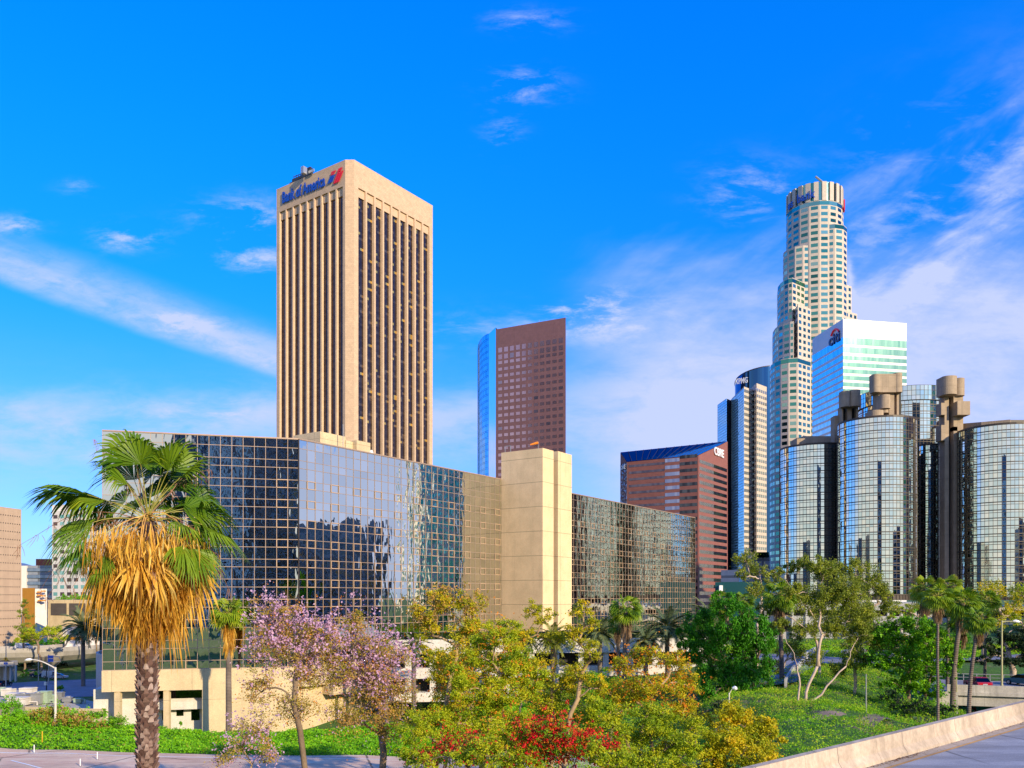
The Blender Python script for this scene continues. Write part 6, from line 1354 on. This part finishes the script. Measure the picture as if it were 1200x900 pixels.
tree('golden gum tree behind the palm cluster', 1150, 135, [(1150, 695, 20, 12), (1172, 690, 18, 12), (1190, 700, 18, 12), (1140, 712, 12, 12), (1180, 715, 20, 12), (1160, 728, 18, 10)], 'gold', M['palebark'], 2.8, 2.0, 120, .5, 1.0, .3, down=.3)
tree('pale-limbed gum tree cut by the frame edge', 1205, 120, [(1195, 690, 16, 12), (1210, 705, 20, 18), (1190, 725, 14, 10), (1215, 735, 20, 14)], 'yellowgreen', M['palebark'], 2.8, 1.6, 70, .5, 1, .3, down=.2)
tree('big dark spreading tree over the bridge end', 1185, 118, [(1175, 745, 20, 16), (1195, 752, 22, 20), (1160, 762, 16, 12), (1182, 772, 24, 12), (1215, 760, 26, 26), (1150, 772, 12, 9)], 'darkleaf', M['palebark'], 2.9, 3.2, 110, .35, 1, .45, stems=[(1190, 0)])
shrub('low bright green hedge beyond the bridge', 1145, 150, [(1140, 790, 18, 7), (1155, 788, 10, 6)], 'bright', 2.6, 2.6, 40, z0=12)
shrub('dark green bushes under the palm cluster', 1075, 92, [(1060, 825, 26, 10), (1085, 832, 26, 10), (1105, 830, 12, 8), (1040, 815, 16, 8)], 'darkleaf', 3, 2.4, 70, extras=[('leaf_tips', 'bright', .25, None, 0, 1, 1, 1)])
# strap-leaved plant at the slope foot
sp = root('strap_leaved_plant', (X(1082, 84), 84, gzf(X(1082, 84), 84)), 'pale green strap-leaved plant below the palm cluster', 'plant'); m = MB()
for i in range(46):
    a = random.uniform(0, 6.28); el = random.uniform(.3, 1.3); p = Vector((X(1082, 84)+random.gauss(0, .5), 84+random.gauss(0, .4), gzf(X(1082, 84), 84))); d = Vector((math.cos(a)*math.cos(el), math.sin(a)*math.cos(el), math.sin(el))); L = random.uniform(1.4, 2.6); s_ = Vector((-math.sin(a), math.cos(a), 0))*.06
    m.add([p-s_, p+s_, p+d*L*.6+s_*1.6, p+d*L*.6-s_*1.6, p+d*L+Vector((0, 0, -L*.35))], ((0, 1, 2, 3), (3, 2, 4)))
m.build('leaves', L_['greypalm'], sp)
shrub('small red-leaved shrub by the gate under the gum trees', 898, 104, [(898, 818, 5, 6)], 'red', 2.6, 2.2, 14)
# ---- left side
shrub('golden-brown bush around the pale street lamp', 70, 113, [(60, 838, 26, 12), (90, 842, 22, 12), (45, 850, 20, 10), (110, 850, 16, 8)], 'amber', 2.8, 2.6, 110, extras=[('green_leaves', 'ivy', .5, None, 0, 1, 1, 1)])
shrub('lime-green bush at the frame edge in the hedge', 8, 112, [(6, 828, 16, 12), (24, 838, 14, 10)], 'ivy', 2.8, 2.8, 60)
shrub('dark-green bush in front of the cream column', 122, 116, [(115, 838, 14, 8), (138, 845, 16, 8), (128, 852, 22, 8)], 'bright', 2.8, 2.8, 70)
shrub('small green bush before the recessed wall', 188, 121, [(187, 855, 8, 8)], 'bright', 2.6, 2.6, 20); shrub('small pointed green bush before the stair canopy', 208, 122, [(208, 857, 8, 7), (212, 849, 3, 4)], 'bright', 2.6, 2.6, 24)
shrub('little clump at the foot of the slim palm', 264, 126, [(264, 862, 5, 4)], 'bright', 2.6, 2.4, 10)
tree('tall dark conifer beside the tan slotted block', 30, 245, [(29, 705, 5, 8), (30, 720, 9, 8), (31, 735, 12, 8), (33, 748, 13, 7)], 'gum', M['bark'], 2.2, 2.0, 60, .3, 1, .3, z0=0)
tree('golden round tree below the orange building', 48, 238, [(40, 742, 16, 8), (58, 740, 16, 8), (28, 748, 12, 6), (72, 748, 12, 5)], 'yellowgreen', M['bark'], 2.4, 2.8, 80, .3, 1, .3, z0=0)
tree('flat dark green hedge tree above the viaduct', 55, 270, [(30, 756, 16, 5), (55, 753, 20, 6), (80, 752, 16, 5)], 'ficus', M['bark'], 2.4, 3.2, 60, .3, 1, .3, z0=0)
tree('bright green tree canopy on top of the low garage', 88, 330, [(88, 700, 20, 4), (78, 702, 12, 3), (102, 701, 12, 4)], 'ivy', M['bark'], 2.2, 3.0, 50, .3, 1, .3, z0=0)
tree('slim sparse tree beside the mirror hotel edge', 114, 240, [(116, 692, 7, 12), (114, 712, 8, 12)], 'amber', M['bark'], 2.2, 1.8, 40, .3, 1, .2, z0=0)
tree('shadowy tree under the viaduct', 50, 262, [(35, 778, 14, 7), (60, 776, 14, 8)], 'darkleaf', M['bark'], 2.4, 2.4, 40, .3, 1, .2, z0=0)
shrub('lime-green shrubs on the street corner below the viaduct', 33, 226, [(30, 787, 5, 3), (42, 789, 5, 3), (25, 792, 5, 3)], 'ivy', 2.2, 2.4, 30, z0=0)
shrub('small green hedge at the podium corner', 70, 182, [(70, 806, 5, 5), (71, 812, 6, 4)], 'bright', 2.4, 2.6, 20, z0=0)
# fillers deeper behind the bank
for px, Y, b_, lf, lab in ((540, 108, [(530, 770, 22, 14), (560, 765, 20, 14)], 'olive', 'olive tree before the white wall left of the lift tower'), (610, 112, [(600, 775, 20, 14), (625, 780, 18, 14)], 'bright', 'green tree low in front of the cream tower foot'), (680, 105, [(690, 800, 20, 16), (668, 795, 16, 14)], 'olive', 'olive tree right of the crooked golden limb'), (815, 85, [(815, 835, 22, 14), (840, 830, 18, 12)], 'darkleaf', 'dark tree in the gap below the dense green tree')):
    tree(lab, px, Y, b_, lf, M['bark'], 3, 1.9, 60, .4, 1.1, .14)

# ---- ground cover
def inpix(x, y, z): return 600+F*x/y, HZ-(z-HC)*F/y
def cover(name, xr, yr, n, size, mat, keep, hgt=.35, asp=.6):
    x = rng.uniform(*xr, n); y = rng.uniform(*yr, n); k_ = keep(x, y); x, y = x[k_], y[k_]; z = gz(x, y)
    nz = np.sin(x*.8+1.3*np.sin(y*.5))*np.sin(y*.7+.9*np.sin(x*.4)); h = rng.uniform(0, 1, len(x))*hgt*(1+.9*nz)
    C = np.stack((x, y, z+.03+h), 1); n2 = np.sin(x*2.3+y*1.1+2*np.sin(y*1.7))*np.sin(y*2.9-x*.7); D = np.clip(.48+.2*nz+.16*n2+rng.normal(size=len(x))*.2, 0, 1); C[:, 2] += np.maximum(0, n2)*hgt*.8
    return tag(leafobj(name, C, D, size, mat, None, asp), kind='stuff')
def roadY(x): return np.interp(x, [-170, -90, -50, -20, 10], [98, 91.5, 89, 86, 80])+12.7
cover('ivy_ground_cover', (-92, 4), (92, 130), 150000, .30, L_['ivy'], lambda x, y: (y > roadY(x)) & (y < np.interp(x, [-95, -58, -50, -40, 4], [124, 125, 131, 134, 138])), .45)
cover('dry_weeds', (-88, 0), (98, 116), 9000, .26, L_['amber'], lambda x, y: (y > roadY(x)-.2) & (np.sin(x*.5+np.sin(y))*np.sin(y*.9+x*.2) > .45), .7, .3)
cover('slope_grass', (-2, 66), (42, 160), 380000, .19, L_['grass'], lambda x, y: ((x-7.1)*rn[0]+(y-24.7)*rn[1] < -1.2) & ~((y > 143) & (x < 100)) & ~((x > 50) & (y > 99) & (y < 119)) & ~((((x-30.5)/5)**2+((y-78.5)/2.6)**2 < 1+.5*np.sin(x*2)) & (rng.uniform(size=len(x)) > .12)), .38, .35)
cover('dry_grass_tufts', (16, 62), (60, 135), 40000, .22, leafmat('straw_grass', [(0, (.18, .16, .03)), (1, (.55, .48, .10))], .3), lambda x, y: (np.sin(x*.22+1.1*np.sin(y*.13))*np.sin(y*.19+.5) > .35), .5, .25)
# leaf litter and tall weeds on the bank
n = 5000; x = rng.uniform(-60, 20, n); y = rng.uniform(101, 104, n); 
# freeway ramp strip and its low wall by the gum trees
dr_, _, _ = drape('service_road', [(X(905, 108), 108, 0), (X(915, 125), 125, 0), (X(935, 150), 150, 0), (X(948, 170), 170, 0)], [6, 6, 7, 8], M['street'], .35, 30, 6); tag(dr_, kind='structure')
wr = root('low_ramp_wall', (X(925, 110), 110, 11), 'low pale concrete wall curving along the service road below the gum trees', 'wall'); m = MB()
P = [(X(922, 106), 106), (X(926, 115), 115), (X(932, 128), 128), (X(944, 150), 150), (X(956, 168), 168)]
for a_, b_ in zip(P[:-1], P[1:]): a_, b_ = V2(a_), V2(b_); L = np.linalg.norm(b_-a_); z_ = max(gzf(*a_), gzf(*b_)); m.obox(a_, (b_-a_)/L, 0, L+.1, 0, .3, z_-1, z_+1.0)
m.build('wall', M['podium'], wr)

dp, _, _ = drape('dirt_patch', [(24, 76, 0), (28, 77.5, 0), (32, 79, 0), (36, 80.5, 0)], [2, 4.5, 5, 2], M['dirt'], .06, 24, 10); tag(dp, kind='structure')

hs_ = root('pale_pink_house', (X(1172, 175), 175, 12), 'small pale pink house beyond the bridge under the dark tree', 'house')
m = MB(); blk(m, 1158, 1188, 783, 800, 175, 8); m.build('wall', M['whitewall'], hs_); m = MB(); m.prism([(X(1156, 174), 174), (X(1190, 174), 174), (X(1190, 174), 184), (X(1156, 174), 184)], Z(783, 175), Z(781, 175)); m.build('roof', M['brick'], hs_)
for p in (1162, 1170, 1179): m = MB(); blk(m, p, p+3, 786, 790, 174.9, .2); m.build('window', M['g_dark'], hs_)
for px, Y, b_, lf, lab in ((1125, 160, [(1120, 765, 16, 10), (1135, 772, 14, 9)], 'bright', 'green tree behind the middle palm trunks'), (1165, 168, [(1160, 770, 18, 9), (1178, 766, 16, 10)], 'yellowgreen', 'golden tree behind the pink house lamp post'),
    (1010, 175, [(1000, 758, 16, 10), (1020, 752, 16, 10)], 'gum', 'olive tree behind the gum trunks by the parking structure'), (975, 180, [(968, 762, 14, 9), (985, 768, 14, 8)], 'bright', 'green tree below the parking structure slabs'), (1040, 170, [(1035, 765, 16, 9), (1050, 760, 14, 9)], 'darkleaf', 'dark tree left of the bright domed tree'),
    (1090, 172, [(1085, 755, 16, 10), (1105, 752, 14, 8)], 'olive', 'olive tree top between the domed tree and palms'), (900, 170, [(895, 760, 10, 9), (905, 768, 10, 8)], 'gum', 'olive tree behind the long-skirted palm'), (1195, 200, [(1190, 758, 16, 8), (1210, 756, 16, 9)], 'bright', 'green tree far behind the dark spreading tree')):
    tree(lab, px, Y, b_, lf, M['palebark'], 2.6, 2.8, 60, .4, 1.1, .18)
shrub('clipped yellow-green hedge beside the pink house', 1135, 165, [(1120, 790, 12, 4), (1140, 790, 12, 4), (1200, 790, 14, 4)], 'bright', 2.4, 3.0, 40)

for px, Y, w in ((1430, 150, 95), (1620, 158, 100), (1810, 165, 100)):
    tree('tree on the next street reflected low in the mirror glass', px, Y, [(px-w*.4, 690, w*.4, 34), (px+w*.4, 685, w*.4, 38), (px, 670, w*.5, 34)], 'bright', M['bark'], 7, 2.2, 60, .3, 1, .35, group='trees reflected low in the mirror glass')

cover('lawn_grass', (36, 125), (150, 205), 60000, .38, L_['grass'], lambda x, y: (np.abs(y-np.interp(x, [30, 48, 62, 78, 110, 130], [168, 157, 147, 143, 150, 155])) > 8) & ~((x > X(888, 205)) & (x < X(1078, 205)) & (y > 203)), .35, .35)
tree('yellow-green street tree beyond the side street', 1050, 190, [(1040, 752, 14, 8), (1060, 750, 14, 9)], 'gold', M['palebark'], 2.6, 2.6, 50, .4, 1.1, .18)
tree('deep green street tree right of the parking structure', 1120, 195, [(1112, 748, 14, 9), (1132, 750, 14, 9)], 'ficus', M['bark'], 2.6, 3, 50, .4, 1.1, .18)
